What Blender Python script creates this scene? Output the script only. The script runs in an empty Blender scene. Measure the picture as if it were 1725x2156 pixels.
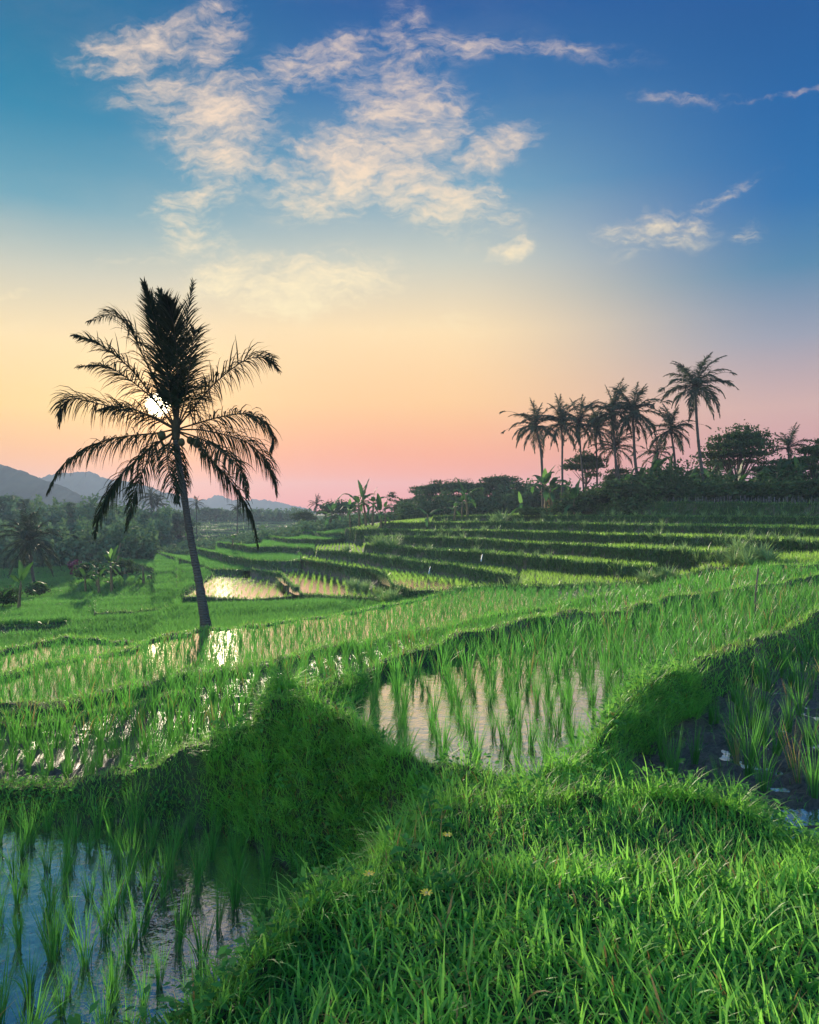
import bpy, math, random
import numpy as np
from mathutils import Vector, Matrix
R = math.radians
rng = np.random.default_rng(7)
random.seed(7)
sc = bpy.context.scene
COL = sc.collection

# ------------------------------------------------------------------ camera
# reference frame of the tracing: 1725 x 2156, focal length 1437 px, horizon at row 1078, eye at z = 0
F, CU, CV = 1437.0, 862.5, 1078.0
cam = bpy.data.objects.new('camera', bpy.data.cameras.new('camera'))
COL.objects.link(cam)
cam.data.sensor_fit = 'VERTICAL'
cam.data.sensor_height = 36.0
cam.data.lens = 24.0
cam.data.clip_start = 0.05
cam.data.clip_end = 9000
cam.location = (0, 0, 0)
cam.rotation_euler = (R(90), 0, 0)
sc.camera = cam

# ------------------------------------------------------------------ light
SUN_DIR = Vector((-529.5, 1437, 226)).normalized()
SUN_EL = math.asin(SUN_DIR.z)
SUN_AZ = math.atan2(SUN_DIR.x, SUN_DIR.y)
sl = bpy.data.lights.new('sun', 'SUN')
sl.energy = 5.0
sl.angle = R(0.8)
sl.color = (1.0, 0.84, 0.60)
so = bpy.data.objects.new('sun', sl)
COL.objects.link(so)
LAMP_DIR = Vector((math.sin(SUN_AZ + R(5)), math.cos(SUN_AZ + R(5)), .20)).normalized()
so.rotation_euler = LAMP_DIR.to_track_quat('Z', 'Y').to_euler()

sc.view_settings.view_transform = 'Standard'
sc.view_settings.look = 'None'
sc.view_settings.exposure = 0.55
sc.view_settings.gamma = 1.0
sc.cycles.max_bounces = 6
sc.cycles.diffuse_bounces = 2
sc.cycles.glossy_bounces = 2
sc.cycles.transmission_bounces = 3
sc.cycles.transparent_max_bounces = 6
sc.cycles.volume_bounces = 0
sc.cycles.sample_clamp_indirect = 4.0
sc.cycles.sample_clamp_direct = 12.0


def lin(c):
    return tuple((x / 255 / 12.92) if x / 255 <= 0.04045 else ((x / 255 + 0.055) / 1.055) ** 2.4 for x in c)


class NT:
    """small helper for node trees"""
    def __init__(s, tree):
        s.t = tree

    def n(s, typ, props=None, **inp):
        nd = s.t.nodes.new(typ)
        for k, v in (props or {}).items():
            setattr(nd, k, v)
        for k, v in inp.items():
            key = int(k[1:]) if k[0] == 'i' and k[1:].isdigit() else k.replace('_', ' ')
            s.set(nd.inputs[key], v)
        return nd

    def set(s, sock, v):
        if isinstance(v, bpy.types.NodeSocket):
            s.t.links.new(v, sock)
        elif isinstance(v, bpy.types.Node):
            s.t.links.new(v.outputs[0], sock)
        else:
            if isinstance(v, (tuple, list)) and len(v) == 3 and sock.type == 'RGBA':
                v = (*v, 1)
            sock.default_value = v

    def m(s, op, a, b=0.0, c=0.0, clamp=False):
        return s.n('ShaderNodeMath', {'operation': op, 'use_clamp': clamp}, i0=a, i1=b, i2=c).outputs[0]

    def mix(s, f, a, b, mode='MIX'):
        nd = s.n('ShaderNodeMix', {'data_type': 'RGBA', 'blend_type': mode})
        s.set(nd.inputs[0], f)
        s.set(nd.inputs[6], a)
        s.set(nd.inputs[7], b)
        return nd.outputs[2]

    def smooth(s, v, a, b, lo=0.0, hi=1.0):
        nd = s.n('ShaderNodeMapRange', {'interpolation_type': 'SMOOTHSTEP'})
        for k, x in zip(range(5), (v, a, b, lo, hi)):
            s.set(nd.inputs[k], x)
        return nd.outputs[0]

    def ramp(s, f, stops):
        nd = s.n('ShaderNodeValToRGB', None, i0=f)
        cr = nd.color_ramp
        while len(cr.elements) > 1:
            cr.elements.remove(cr.elements[0])
        cr.elements[0].position = stops[0][0]
        cr.elements[0].color = (*stops[0][1], 1)
        for p, c in stops[1:]:
            e = cr.elements.new(p)
            e.color = (*c, 1)
        return nd.outputs[0]


# ------------------------------------------------------------------ sky
world = bpy.data.worlds.new('World')
sc.world = world
world.use_nodes = True
wt = world.node_tree
wt.nodes.clear()
N = NT(wt)
tc = N.n('ShaderNodeTexCoord').outputs['Generated']
sp = N.n('ShaderNodeSeparateXYZ', None, i0=tc)
dx, dy, dz = sp.outputs
elv = N.m('DIVIDE', N.m('ARCSINE', dz), math.pi / 2)
az = N.m('ARCTAN2', dx, dy)
rows = [(1120, (238, 160, 116), (236, 100, 92), (196, 110, 124)),
        (1060, (252, 150, 100), (255, 110, 80), (212, 124, 126)),
        (950, (255, 180, 108), (255, 160, 104), (214, 146, 140)),
        (850, (255, 212, 130), (255, 200, 134), (210, 168, 158)),
        (700, (250, 222, 168), (252, 220, 168), (150, 154, 170)),
        (550, (200, 200, 182), (198, 200, 186), (76, 130, 166)),
        (400, (100, 160, 180), (114, 160, 184), (16, 106, 168)),
        (200, (14, 128, 166), (48, 114, 168), (0, 94, 160)),
        (0, (0, 108, 152), (0, 84, 152), (0, 84, 150)),
        (-700, (0, 90, 150), (8, 74, 150), (0, 60, 145))]


def stops(k, f):
    out = []
    for r in rows:
        p = math.atan((CV - r[0]) / f) / (math.pi / 2)
        out.append((max(0.0, p), lin(r[k])))
    return out


cl = N.ramp(elv, stops(1, 1676))
cc = N.ramp(elv, stops(2, 1437))
crr = N.ramp(elv, stops(3, 1676))
wl = N.smooth(az, R(-31), R(-2))
wr = N.smooth(az, R(2), R(31))
sky = N.mix(wr, N.mix(wl, cl, cc), crr)

# cirrus: soft patches placed by direction, broken up by fractal noise
ysafe = N.m('MAXIMUM', dy, 0.05)
gx = N.m('DIVIDE', dx, ysafe)
gz = N.m('DIVIDE', dz, ysafe)
cvec = N.n('ShaderNodeCombineXYZ', None, i0=gx, i1=gz, i2=0.0).outputs[0]
patches = [(300, 95, 125, 42, 14, .95), (250, 120, 70, 45, 0, .8), (455, 70, 50, 75, -20, .7), (345, 190, 90, 34, 12, .75),
           (450, 245, 105, 80, 0, 1.0), (480, 320, 80, 60, 0, .95), (410, 415, 85, 28, 14, .85), (400, 470, 55, 60, 0, .7),
           (440, 520, 70, 30, 0, .5), (520, 190, 80, 50, 10, .6), (670, 128, 115, 42, 16, .85), (835, 70, 32, 60, -8, .5), (880, 50, 30, 40, 0, .45),
           (900, 110, 60, 40, 20, .6), (980, 100, 110, 30, 6, .62), (740, 350, 160, 75, 14, 1.05), (860, 235, 120, 75, -10, .95),
           (800, 180, 70, 50, 0, .8), (900, 400, 150, 60, -22, 1.0), (1030, 320, 85, 36, 24, .85), (980, 450, 60, 40, -30, .8),
           (680, 400, 60, 40, 0, .7), (1030, 400, 50, 30, -40, .5),
           (1390, 490, 95, 38, 10, .72), (1500, 425, 110, 14, 26, .42), (1070, 530, 42, 20, 20, .85), (1300, 485, 40, 14, 0, .5),
           (1430, 205, 95, 12, -3, .45), (1640, 200, 120, 5, 11, .40), (1120, 100, 200, 24, -5, .4),
           (640, 600, 160, 52, 6, 1.0), (480, 585, 80, 50, 0, .8), (560, 640, 90, 30, 0, .8), (760, 580, 80, 18, 0, .7),
           (965, 250, 16, 9, -35, .75), (980, 665, 65, 12, 4, .45), (900, 690, 160, 26, 0, .34),
           (30, 632, 36, 8, 20, .6), (30, 700, 60, 12, 5, .5), (1570, 500, 30, 30, 0, .35), (300, 545, 120, 20, 3, .3)]
nz1 = N.n('ShaderNodeTexNoise', {'noise_dimensions': '2D'}, Vector=cvec, Scale=9.0, Detail=5.0, Roughness=0.6)
warp = N.n('ShaderNodeVectorMath', {'operation': 'MULTIPLY_ADD'}, i0=nz1.outputs['Color'], i1=(0.05, 0.05, 0.0), i2=cvec).outputs[0]
mask = None
for (u, v, ru, rv, a, k) in patches:
    mp = N.n('ShaderNodeMapping', {'vector_type': 'TEXTURE'}, Vector=warp)
    mp.inputs['Location'].default_value = ((u - CU) / F + .025, (CV - v) / F + .025, 0)
    mp.inputs['Rotation'].default_value = (0, 0, R(a))
    mp.inputs['Scale'].default_value = (ru * 1.62 / F, rv * 1.62 / F, 1)
    ln = N.n('ShaderNodeVectorMath', {'operation': 'LENGTH'}, i0=mp.outputs[0]).outputs['Value']
    w = N.smooth(ln, 1.25, 0.1, 0.0, k)
    mask = w if mask is None else N.m('MAXIMUM', mask, w)
mp2 = N.n('ShaderNodeMapping', None, Vector=warp)
mp2.inputs['Rotation'].default_value = (0, 0, R(-8))
mp2.inputs['Scale'].default_value = (0.85, 2.1, 1)
nz2 = N.n('ShaderNodeTexNoise', {'noise_dimensions': '2D'}, Vector=mp2.outputs[0], Scale=15.0, Detail=7.0, Roughness=0.60, Distortion=0.15).outputs[0]
nz3 = N.n('ShaderNodeTexNoise', {'noise_dimensions': '2D'}, Vector=mp2.outputs[0], Scale=55.0, Detail=3.0, Roughness=0.55, Distortion=0.2).outputs[0]
nn = N.m('ADD', N.m('MULTIPLY', N.m('SUBTRACT', nz2, 0.5), 1.7), N.m('MULTIPLY', N.m('SUBTRACT', nz3, 0.5), 0.9))
fr = N.m('ADD', N.m('MULTIPLY', N.m('SUBTRACT', nz2, 0.5), 2.1), N.m('MULTIPLY', N.m('SUBTRACT', nz3, 0.5), 1.1))
thr = N.m('MULTIPLY_ADD', mask, -1.0, 0.5)
dens = N.m('MULTIPLY', N.smooth(N.m('SUBTRACT', fr, thr), -0.55, 1.25), N.smooth(mask, 0.0, 0.5))
# faint veil everywhere
veil = N.n('ShaderNodeTexNoise', {'noise_dimensions': '2D'}, Vector=mp2.outputs[0], Scale=3.4, Detail=6.0, Roughness=0.6).outputs[0]
veil = N.m('MULTIPLY', N.m('MULTIPLY', N.smooth(veil, 0.45, 0.8), N.smooth(az, R(25), R(5))), 0.04)
dens = N.m('MINIMUM', N.m('ADD', N.m('MULTIPLY', dens, 0.88), veil), 0.95)
dens = N.m('MULTIPLY', dens, N.smooth(dy, 0.15, 0.4))
ccol = N.ramp(elv, [(0.0, lin((255, 200, 160))), (0.18, lin((255, 238, 190))), (0.3, lin((252, 222, 190))), (0.42, lin((240, 214, 194)))])
sky = N.mix(dens, sky, ccol)

# glow and disc of the sun
dot = N.n('ShaderNodeVectorMath', {'operation': 'DOT_PRODUCT'}, i0=tc, i1=tuple(SUN_DIR)).outputs['Value']
ang = N.m('ARCCOSINE', N.m('MINIMUM', dot, 1.0))
g1 = N.m('MULTIPLY', N.m('EXPONENT', N.m('MULTIPLY', ang, -1 / R(1.4))), 1.8)
g2 = N.m('MULTIPLY', N.m('EXPONENT', N.m('MULTIPLY', ang, -1 / R(5))), 0.22)
disc = N.smooth(ang, R(1.0), R(0.65), 0.0, 14.0)
glow = N.mix(N.m('ADD', g1, g2), (0, 0, 0), (1.0, 0.50, 0.20))
glow.node.clamp_factor = False
dsc = N.mix(disc, (0, 0, 0), (1.0, 0.9, 0.6))
dsc.node.clamp_factor = False
sky = N.mix(1.0, sky, glow, 'ADD')
sky = N.mix(1.0, sky, dsc, 'ADD')
# added fill light: the unseen sky behind the camera is brightened and cooled
back = N.smooth(dy, 0.35, -0.5, 0.72, 3.3)
sky = N.mix(N.smooth(dy, 0.3, -0.5), sky, N.mix(0.55, sky, (0.16, 0.34, 0.40)))
bg1 = N.n('ShaderNodeBackground', None, Color=sky, Strength=back)
nish = N.n('ShaderNodeTexSky')
nish.sky_type = 'NISHITA'
nish.sun_disc = False
nish.sun_elevation = SUN_EL
nish.sun_rotation = SUN_AZ
bg2 = N.n('ShaderNodeBackground', None, Color=nish.outputs[0], Strength=0.0006)
add = N.n('ShaderNodeAddShader', None, i0=bg1.outputs[0], i1=bg2.outputs[0])
wo = N.n('ShaderNodeOutputWorld', None, i0=add.outputs[0])
world.cycles.sampling_method = 'MANUAL'
world.cycles.sample_map_resolution = 1024


# ------------------------------------------------------------------ materials
def mat(name, build):
    m = bpy.data.materials.new(name)
    m.use_nodes = True
    m.node_tree.nodes.clear()
    n = NT(m.node_tree)
    out = n.n('ShaderNodeOutputMaterial')
    n.set(out.inputs[0], build(n))
    return m


def leafy(dark, light, trans, rough=0.45, spec=0.5, tr=0.45, dry=None, dryp=0.0, vary=3.0):
    """two-sided leaf: reflects and lets light through, colour varies from blade to blade"""
    def b(n):
        at = n.n('ShaderNodeAttribute', {'attribute_name': 'rnd'})
        oi = n.n('ShaderNodeObjectInfo').outputs['Random']
        geo = n.n('ShaderNodeTexCoord').outputs['Object']
        nz = n.n('ShaderNodeTexNoise', None, Vector=geo, Scale=vary, Detail=2.0).outputs[0]
        f = n.m('MULTIPLY_ADD', n.m('SUBTRACT', nz, 0.5), 0.9, at.outputs['Fac'])
        f = n.m('ADD', f, n.m('MULTIPLY', n.m('SUBTRACT', oi, 0.5), 0.3), clamp=True)
        c = n.mix(f, dark, light)
        ct = n.mix(f, tuple(x * .8 for x in trans), tuple(min(1, x * 1.25) for x in trans))
        if dry:
            k = n.smooth(at.outputs['Fac'], 1 - dryp, 1 - dryp + 0.01)
            c = n.mix(k, c, dry)
            ct = n.mix(k, ct, dry)
        pr = n.n('ShaderNodeBsdfPrincipled', None, Base_Color=c, Roughness=rough)
        pr.inputs['Specular IOR Level'].default_value = spec
        tl = n.n('ShaderNodeBsdfTranslucent', None, Color=ct)
        mx = n.n('ShaderNodeMixShader', None, i0=tr, i1=pr.outputs[0], i2=tl.outputs[0])
        return mx.outputs[0]
    return b


def solid(c1, c2, rough=0.85, scale=6.0, bump=0.0, bscale=30.0, spec=0.3):
    def b(n):
        co = n.n('ShaderNodeTexCoord').outputs['Object']
        nz = n.n('ShaderNodeTexNoise', None, Vector=co, Scale=scale, Detail=6.0, Roughness=0.65).outputs[0]
        c = n.mix(n.smooth(nz, 0.3, 0.7), c1, c2)
        pr = n.n('ShaderNodeBsdfPrincipled', None, Base_Color=c, Roughness=rough)
        pr.inputs['Specular IOR Level'].default_value = spec
        if bump:
            nb = n.n('ShaderNodeTexNoise', None, Vector=co, Scale=bscale, Detail=5.0, Roughness=0.7).outputs[0]
            bp = n.n('ShaderNodeBump', None, Strength=0.8, Distance=bump, Height=nb)
            n.set(pr.inputs['Normal'], bp.outputs[0])
        return pr.outputs[0]
    return b


def ground_mat(n):
    co = n.n('ShaderNodeTexCoord').outputs['Object']
    t = n.n('ShaderNodeAttribute', {'attribute_name': 'turf'}).outputs['Fac']
    nz = n.n('ShaderNodeTexNoise', None, Vector=co, Scale=2.5, Detail=8.0, Roughness=0.7).outputs[0]
    nf = n.n('ShaderNodeTexNoise', None, Vector=co, Scale=28.0, Detail=6.0, Roughness=0.75).outputs[0]
    mud = n.mix(n.smooth(nf, 0.35, 0.7), (0.028, 0.019, 0.017), (0.13, 0.090, 0.078))
    turf = n.mix(n.smooth(nf, 0.3, 0.7), (0.012, 0.024, 0.010), (0.030, 0.060, 0.018))
    c = n.mix(t, mud, turf)
    rg = n.mix(t, (0.42, 0.42, 0.42), (0.9, 0.9, 0.9))
    bp = n.n('ShaderNodeBump', None, Strength=1.0, Distance=0.05, Height=nf)
    pr = n.n('ShaderNodeBsdfPrincipled', None, Base_Color=c, Roughness=rg, Normal=bp.outputs[0])
    pr.inputs['Specular IOR Level'].default_value = 0.45
    return pr.outputs[0]


def water_mat(n):
    co = n.n('ShaderNodeTexCoord').outputs['Object']
    nz = n.n('ShaderNodeTexNoise', None, Vector=co, Scale=7.0, Detail=3.0, Roughness=0.55).outputs[0]
    n2 = n.n('ShaderNodeTexNoise', None, Vector=co, Scale=60.0, Detail=2.0, Roughness=0.5).outputs[0]
    h = n.m('ADD', nz, n.m('MULTIPLY', n2, 0.10))
    bp = n.n('ShaderNodeBump', None, Strength=0.30, Distance=0.02, Height=h)
    scum = n.n('ShaderNodeTexNoise', None, Vector=co, Scale=16.0, Detail=7.0, Roughness=0.72).outputs[0]
    k = n.smooth(scum, 0.60, 0.66)
    base = n.mix(k, (0.040, 0.030, 0.026), (0.07, 0.055, 0.045))
    rough = n.mix(k, (0.03, 0.03, 0.03), (0.5, 0.5, 0.5))
    pr = n.n('ShaderNodeBsdfPrincipled', None, Base_Color=base, Roughness=rough, IOR=1.6, Normal=bp.outputs[0])
    gl = n.n('ShaderNodeBsdfGlossy', None, Color=(0.96, 0.93, 0.90), Roughness=0.02, Normal=bp.outputs[0])
    fr = n.n('ShaderNodeFresnel', None, IOR=1.5, Normal=bp.outputs[0]).outputs[0]
    f = n.m('MULTIPLY', n.smooth(fr, 0.0, 0.45, 0.38, 0.95), n.m('SUBTRACT', 1.0, n.m('MULTIPLY', k, 0.8)))
    return n.n('ShaderNodeMixShader', None, i0=f, i1=pr.outputs[0], i2=gl.outputs[0]).outputs[0]


M = {}
M['ground'] = mat('paddy_soil', ground_mat)
M['water'] = mat('paddy_water', water_mat)
M['rice'] = mat('rice_blade', leafy((0.018, 0.080, 0.018), (0.055, 0.170, 0.032), (0.13, 0.44, 0.055), dry=(0.35, 0.24, 0.08), dryp=0.012, tr=0.5))
M['rice_y'] = mat('rice_blade_pale', leafy((0.065, 0.145, 0.026), (0.14, 0.265, 0.040), (0.38, 0.68, 0.08), tr=0.5))
M['rice_f'] = mat('rice_canopy', leafy((0.018, 0.078, 0.024), (0.075, 0.19, 0.042), (0.16, 0.44, 0.075), tr=0.5, vary=0.3))
M['grass'] = mat('grass_blade', leafy((0.020, 0.11, 0.032), (0.13, 0.32, 0.05), (0.32, 0.76, 0.10), rough=0.5, spec=.3, dry=(0.34, 0.20, 0.07), dryp=0.018, tr=0.48))
M['bund'] = mat('bund_grass', leafy((0.035, 0.12, 0.028), (0.10, 0.25, 0.045), (0.28, 0.55, 0.08), dry=(0.36, 0.25, 0.09), dryp=0.04, tr=0.45))
M['tuft'] = mat('tuft_blade', leafy((0.08, 0.15, 0.06), (0.18, 0.27, 0.10), (0.30, 0.48, 0.14), tr=0.4))
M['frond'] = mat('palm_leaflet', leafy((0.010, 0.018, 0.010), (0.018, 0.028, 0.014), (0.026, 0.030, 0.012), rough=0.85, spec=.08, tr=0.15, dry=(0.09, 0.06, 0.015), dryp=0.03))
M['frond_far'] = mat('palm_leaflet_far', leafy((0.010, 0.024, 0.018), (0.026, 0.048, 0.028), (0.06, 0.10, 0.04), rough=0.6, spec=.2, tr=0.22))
M['rachis'] = mat('palm_rachis', solid((0.018, 0.016, 0.010), (0.035, 0.028, 0.014)))
M['coconut'] = mat('coconut_husk', solid((0.025, 0.030, 0.010), (0.05, 0.04, 0.015), rough=0.7))


def trunk_mat(n):
    co = n.n('ShaderNodeTexCoord').outputs['Object']
    sep = n.n('ShaderNodeSeparateXYZ', None, i0=co)
    wv = n.n('ShaderNodeTexWave', {'bands_direction': 'Z'}, Vector=co, Scale=4.2, Distortion=5.0, Detail=4.0).outputs['Fac']
    nz = n.n('ShaderNodeTexNoise', None, Vector=co, Scale=14.0, Detail=6.0, Roughness=0.7).outputs[0]
    c = n.mix(nz, (0.018, 0.020, 0.022), (0.065, 0.062, 0.06))
    bp = n.n('ShaderNodeBump', None, Strength=0.9, Distance=0.02, Height=n.m('ADD', wv, nz))
    return n.n('ShaderNodeBsdfPrincipled', None, Base_Color=c, Roughness=0.85, Normal=bp.outputs[0]).outputs[0]


M['trunk'] = mat('palm_trunk', trunk_mat)
M['trunk_far'] = mat('palm_trunk_far', solid((0.025, 0.026, 0.026), (0.06, 0.055, 0.05)))
M['bark'] = mat('tree_bark', solid((0.02, 0.018, 0.016), (0.055, 0.048, 0.04), bump=0.02))
M['riser'] = mat('riser_grass_shade_tint', leafy((0.028, 0.078, 0.030), (0.062, 0.145, 0.046), (0.11, 0.26, 0.06), rough=0.6, tr=0.25, spec=.25))  # darker than the bank grass: shade on the riser faces is in the colour
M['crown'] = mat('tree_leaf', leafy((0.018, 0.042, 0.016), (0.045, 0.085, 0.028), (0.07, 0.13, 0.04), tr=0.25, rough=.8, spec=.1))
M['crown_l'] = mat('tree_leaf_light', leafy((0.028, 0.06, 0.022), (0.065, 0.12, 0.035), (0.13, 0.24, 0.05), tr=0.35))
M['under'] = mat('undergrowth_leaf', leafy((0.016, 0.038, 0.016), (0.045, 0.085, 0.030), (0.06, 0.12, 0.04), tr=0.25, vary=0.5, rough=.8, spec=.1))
M['banana'] = mat('banana_leaf', leafy((0.018, 0.055, 0.022), (0.042, 0.11, 0.035), (0.07, 0.19, 0.04), rough=0.6, spec=.3, tr=0.42))
M['banana_b'] = mat('banana_leaf_young', leafy((0.06, 0.15, 0.03), (0.10, 0.21, 0.04), (0.16, 0.33, 0.06), rough=0.5, spec=.3, tr=0.5))
M['bstem'] = mat('banana_stem', solid((0.06, 0.06, 0.03), (0.14, 0.10, 0.05), rough=0.7))
M['drybanana'] = mat('dry_banana_leaf', solid((0.30, 0.15, 0.05), (0.55, 0.35, 0.15), rough=0.8))
M['hill'] = mat('hill_forest', solid((0.010, 0.022, 0.014), (0.03, 0.05, 0.026), scale=0.05, rough=0.95, spec=0.0))
M['wood'] = mat('weathered_wood', solid((0.05, 0.04, 0.03), (0.13, 0.11, 0.09)))
M['pale_wood'] = mat('pale_split_wood', solid((0.05, 0.05, 0.055), (0.12, 0.115, 0.12)))
M['flower'] = mat('yellow_petal', solid((0.75, 0.40, 0.03), (0.85, 0.55, 0.05), rough=0.6))
M['red_leaf'] = mat('red_leaf', solid((0.22, 0.02, 0.03), (0.35, 0.04, 0.05), rough=0.6))
M['pink_leaf'] = mat('magenta_leaf', solid((0.09, 0.008, 0.03), (0.16, 0.015, 0.05), rough=0.6))
M['under_l'] = mat('leaf_painted_mist', leafy((0.028, 0.066, 0.046), (0.072, 0.135, 0.076), (0.12, 0.22, 0.08), tr=0.25, vary=0.3, rough=.8, spec=.1))  # paler, bluish leaves: valley mist is put into the colour
M['weed'] = mat('weed_leaf', leafy((0.03, 0.11, 0.03), (0.07, 0.20, 0.05), (0.15, 0.45, 0.07), rough=0.8, spec=.12, tr=0.4))
M['dry'] = mat('dry_blade', solid((0.35, 0.20, 0.08), (0.55, 0.36, 0.18), rough=0.7))


def spout_mat(n):
    return n.n('ShaderNodeBsdfPrincipled', None, Base_Color=(0.25, 0.3, 0.34), Roughness=0.5).outputs[0]


M['spout'] = mat('falling_water', spout_mat)


# ------------------------------------------------------------------ mesh helpers
def mk(name, V, Fq, material, parent=None, rnd=None, smooth=False, attrs=None, link=True):
    """one mesh object from arrays; Fq is (m,4) or (m,3) or a list of such arrays"""
    if not isinstance(Fq, list):
        Fq = [Fq]
    Fq = [f for f in Fq if len(f)]
    me = bpy.data.meshes.new(name)
    V = np.asarray(V, dtype=np.float32)
    me.vertices.add(len(V))
    me.vertices.foreach_set('co', V.ravel())
    idx = np.concatenate([f.ravel() for f in Fq]).astype(np.int32)
    sizes = np.concatenate([np.full(len(f), f.shape[1]) for f in Fq])
    me.loops.add(len(idx))
    me.loops.foreach_set('vertex_index', idx)
    me.polygons.add(len(sizes))
    st = np.zeros(len(sizes), dtype=np.int32)
    st[1:] = np.cumsum(sizes)[:-1]
    me.polygons.foreach_set('loop_start', st)
    if smooth:
        me.polygons.foreach_set('use_smooth', np.ones(len(sizes), dtype=bool))
    if rnd is not None:
        a = me.attributes.new('rnd', 'FLOAT', 'POINT')
        a.data.foreach_set('value', np.asarray(rnd, dtype=np.float32))
    for k, v in (attrs or {}).items():
        a = me.attributes.new(k, 'FLOAT', 'POINT')
        a.data.foreach_set('value', np.asarray(v, dtype=np.float32))
    me.update(calc_edges=True)
    me.materials.append(material)
    o = bpy.data.objects.new(name, me)
    if link:
        COL.objects.link(o)
    if parent:
        o.parent = parent
    return o


def tag(o, label=None, cat=None, group=None, kind=None):
    if label:
        o['label'] = label
    if cat:
        o['category'] = cat
    if group:
        o['group'] = group
    if kind:
        o['kind'] = kind
    return o


def empty(name, loc, rz=0.0, s=1.0):
    o = bpy.data.objects.new(name, None)
    o.empty_display_size = 0.1
    COL.objects.link(o)
    o.location = loc
    o.rotation_euler = (0, 0, rz)
    o.scale = (s, s, s)
    return o


def copy_tree(o, parent=None):
    c = o.copy()
    COL.objects.link(c)
    c.parent = parent
    for ch in list(o.children):
        copy_tree(ch, c)
    return c


class Acc:
    """collects pieces into one mesh"""
    def __init__(s):
        s.V, s.F, s.R, s.n = [], [], [], 0

    def add(s, V, Fq, rnd=None):
        V = np.asarray(V, float).reshape(-1, 3)
        s.V.append(V)
        for f in (Fq if isinstance(Fq, list) else [Fq]):
            s.F.append(np.asarray(f, int) + s.n)
        s.R.append(np.full(len(V), 0.5) if rnd is None else np.broadcast_to(rnd, (len(V),)).astype(float))
        s.n += len(V)
        return s

    def obj(s, name, material, parent=None, smooth=False):
        fs = {}
        for f in s.F:
            fs.setdefault(f.shape[1], []).append(f)
        return mk(name, np.concatenate(s.V), [np.concatenate(f) for f in fs.values()], material, parent, np.concatenate(s.R), smooth)


def blades(P, azm, L, W, lean, curve, nseg=4, tw=None, pw=2.2, base=0.55):
    """n tapering strips; returns V (n*(nseg+1)*2,3) and quads"""
    n = len(P)
    s = np.linspace(0, 1, nseg + 1)
    sm = (s[:-1] + s[1:]) / 2
    th = lean[:, None] + curve[:, None] * sm[None, :] ** 1.4
    st = L[:, None] / nseg
    hx = np.concatenate([np.zeros((n, 1)), np.cumsum(np.sin(th) * st, 1)], 1)
    hz = np.concatenate([np.zeros((n, 1)), np.cumsum(np.cos(th) * st, 1)], 1)
    c, sn = np.cos(azm)[:, None], np.sin(azm)[:, None]
    C = np.stack([P[:, 0:1] + hx * c, P[:, 1:2] + hx * sn, P[:, 2:3] + hz], -1)
    if tw is None:
        tw = rng.uniform(-.7, .7, n)
    sa = azm + math.pi / 2 + tw
    prof = (base + (1 - base) * np.sin(np.minimum(1, s * 2.2) * math.pi / 2)) * (1 - s ** pw) + 0.03
    w = W[:, None] * prof[None, :] * 0.5
    side = np.stack([np.cos(sa)[:, None] * w, np.sin(sa)[:, None] * w, np.zeros_like(w)], -1)
    V = np.stack([C - side, C + side], 2).reshape(-1, 3)
    b = (np.arange(n) * (nseg + 1) * 2)[:, None] + (np.arange(nseg) * 2)[None, :]
    b = b.ravel()
    Q = np.stack([b, b + 1, b + 3, b + 2], 1)
    return V, Q, (nseg + 1) * 2


def tube(path, rad, k=8, cap=True):
    path = np.asarray(path, float)
    rad = np.asarray(rad, float)
    n = len(path)
    T = np.gradient(path, axis=0)
    T /= np.linalg.norm(T, axis=1)[:, None]
    ref = np.array([0.3, 1, 0.2]) if abs(T[0][1]) < 0.9 else np.array([1, 0, 0.2])
    A = np.cross(T, ref)
    A /= np.linalg.norm(A, axis=1)[:, None]
    B = np.cross(T, A)
    a = np.arange(k) * 2 * math.pi / k
    V = path[:, None, :] + rad[:, None, None] * (np.cos(a)[None, :, None] * A[:, None, :] + np.sin(a)[None, :, None] * B[:, None, :])
    V = V.reshape(-1, 3)
    i = np.arange(n - 1)[:, None] * k
    j = np.arange(k)[None, :]
    j2 = (j + 1) % k
    Q = np.stack([i + j, i + j2, i + k + j2, i + k + j], -1).reshape(-1, 4)
    fs = [Q]
    if cap:
        V = np.concatenate([V, path[-1:] + T[-1:] * rad[-1] * .3])
        l = (n - 1) * k
        fs.append(np.stack([l + j[0], l + j2[0], np.full(k, len(V) - 1)], 1))
    return V, fs


def curve_pts(P, n):
    """Catmull-Rom through control points"""
    P = np.asarray(P, float)
    m = len(P)
    t = np.linspace(0, m - 1, n)
    Q = np.vstack([2 * P[0] - P[1], P, 2 * P[-1] - P[-2]])
    out = []
    for x in t:
        i = min(int(x), m - 2)
        f = x - i
        a, b, c, d = Q[i], Q[i + 1], Q[i + 2], Q[i + 3]
        out.append(0.5 * ((2 * b) + (-a + c) * f + (2 * a - 5 * b + 4 * c - d) * f * f + (-a + 3 * b - 3 * c + d) * f ** 3))
    return np.array(out)


_lat = np.random.default_rng(3).random((257, 257))


def vnoise(x, y):
    x = np.asarray(x, float)
    y = np.asarray(y, float)
    xi, yi = np.floor(x).astype(int), np.floor(y).astype(int)
    fx, fy = x - xi, y - yi
    fx, fy = fx * fx * (3 - 2 * fx), fy * fy * (3 - 2 * fy)
    a = _lat[xi % 256, yi % 256]
    b = _lat[(xi + 1) % 256, yi % 256]
    c = _lat[xi % 256, (yi + 1) % 256]
    d = _lat[(xi + 1) % 256, (yi + 1) % 256]
    return (a * (1 - fx) + b * fx) * (1 - fy) + (c * (1 - fx) + d * fx) * fy


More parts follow.
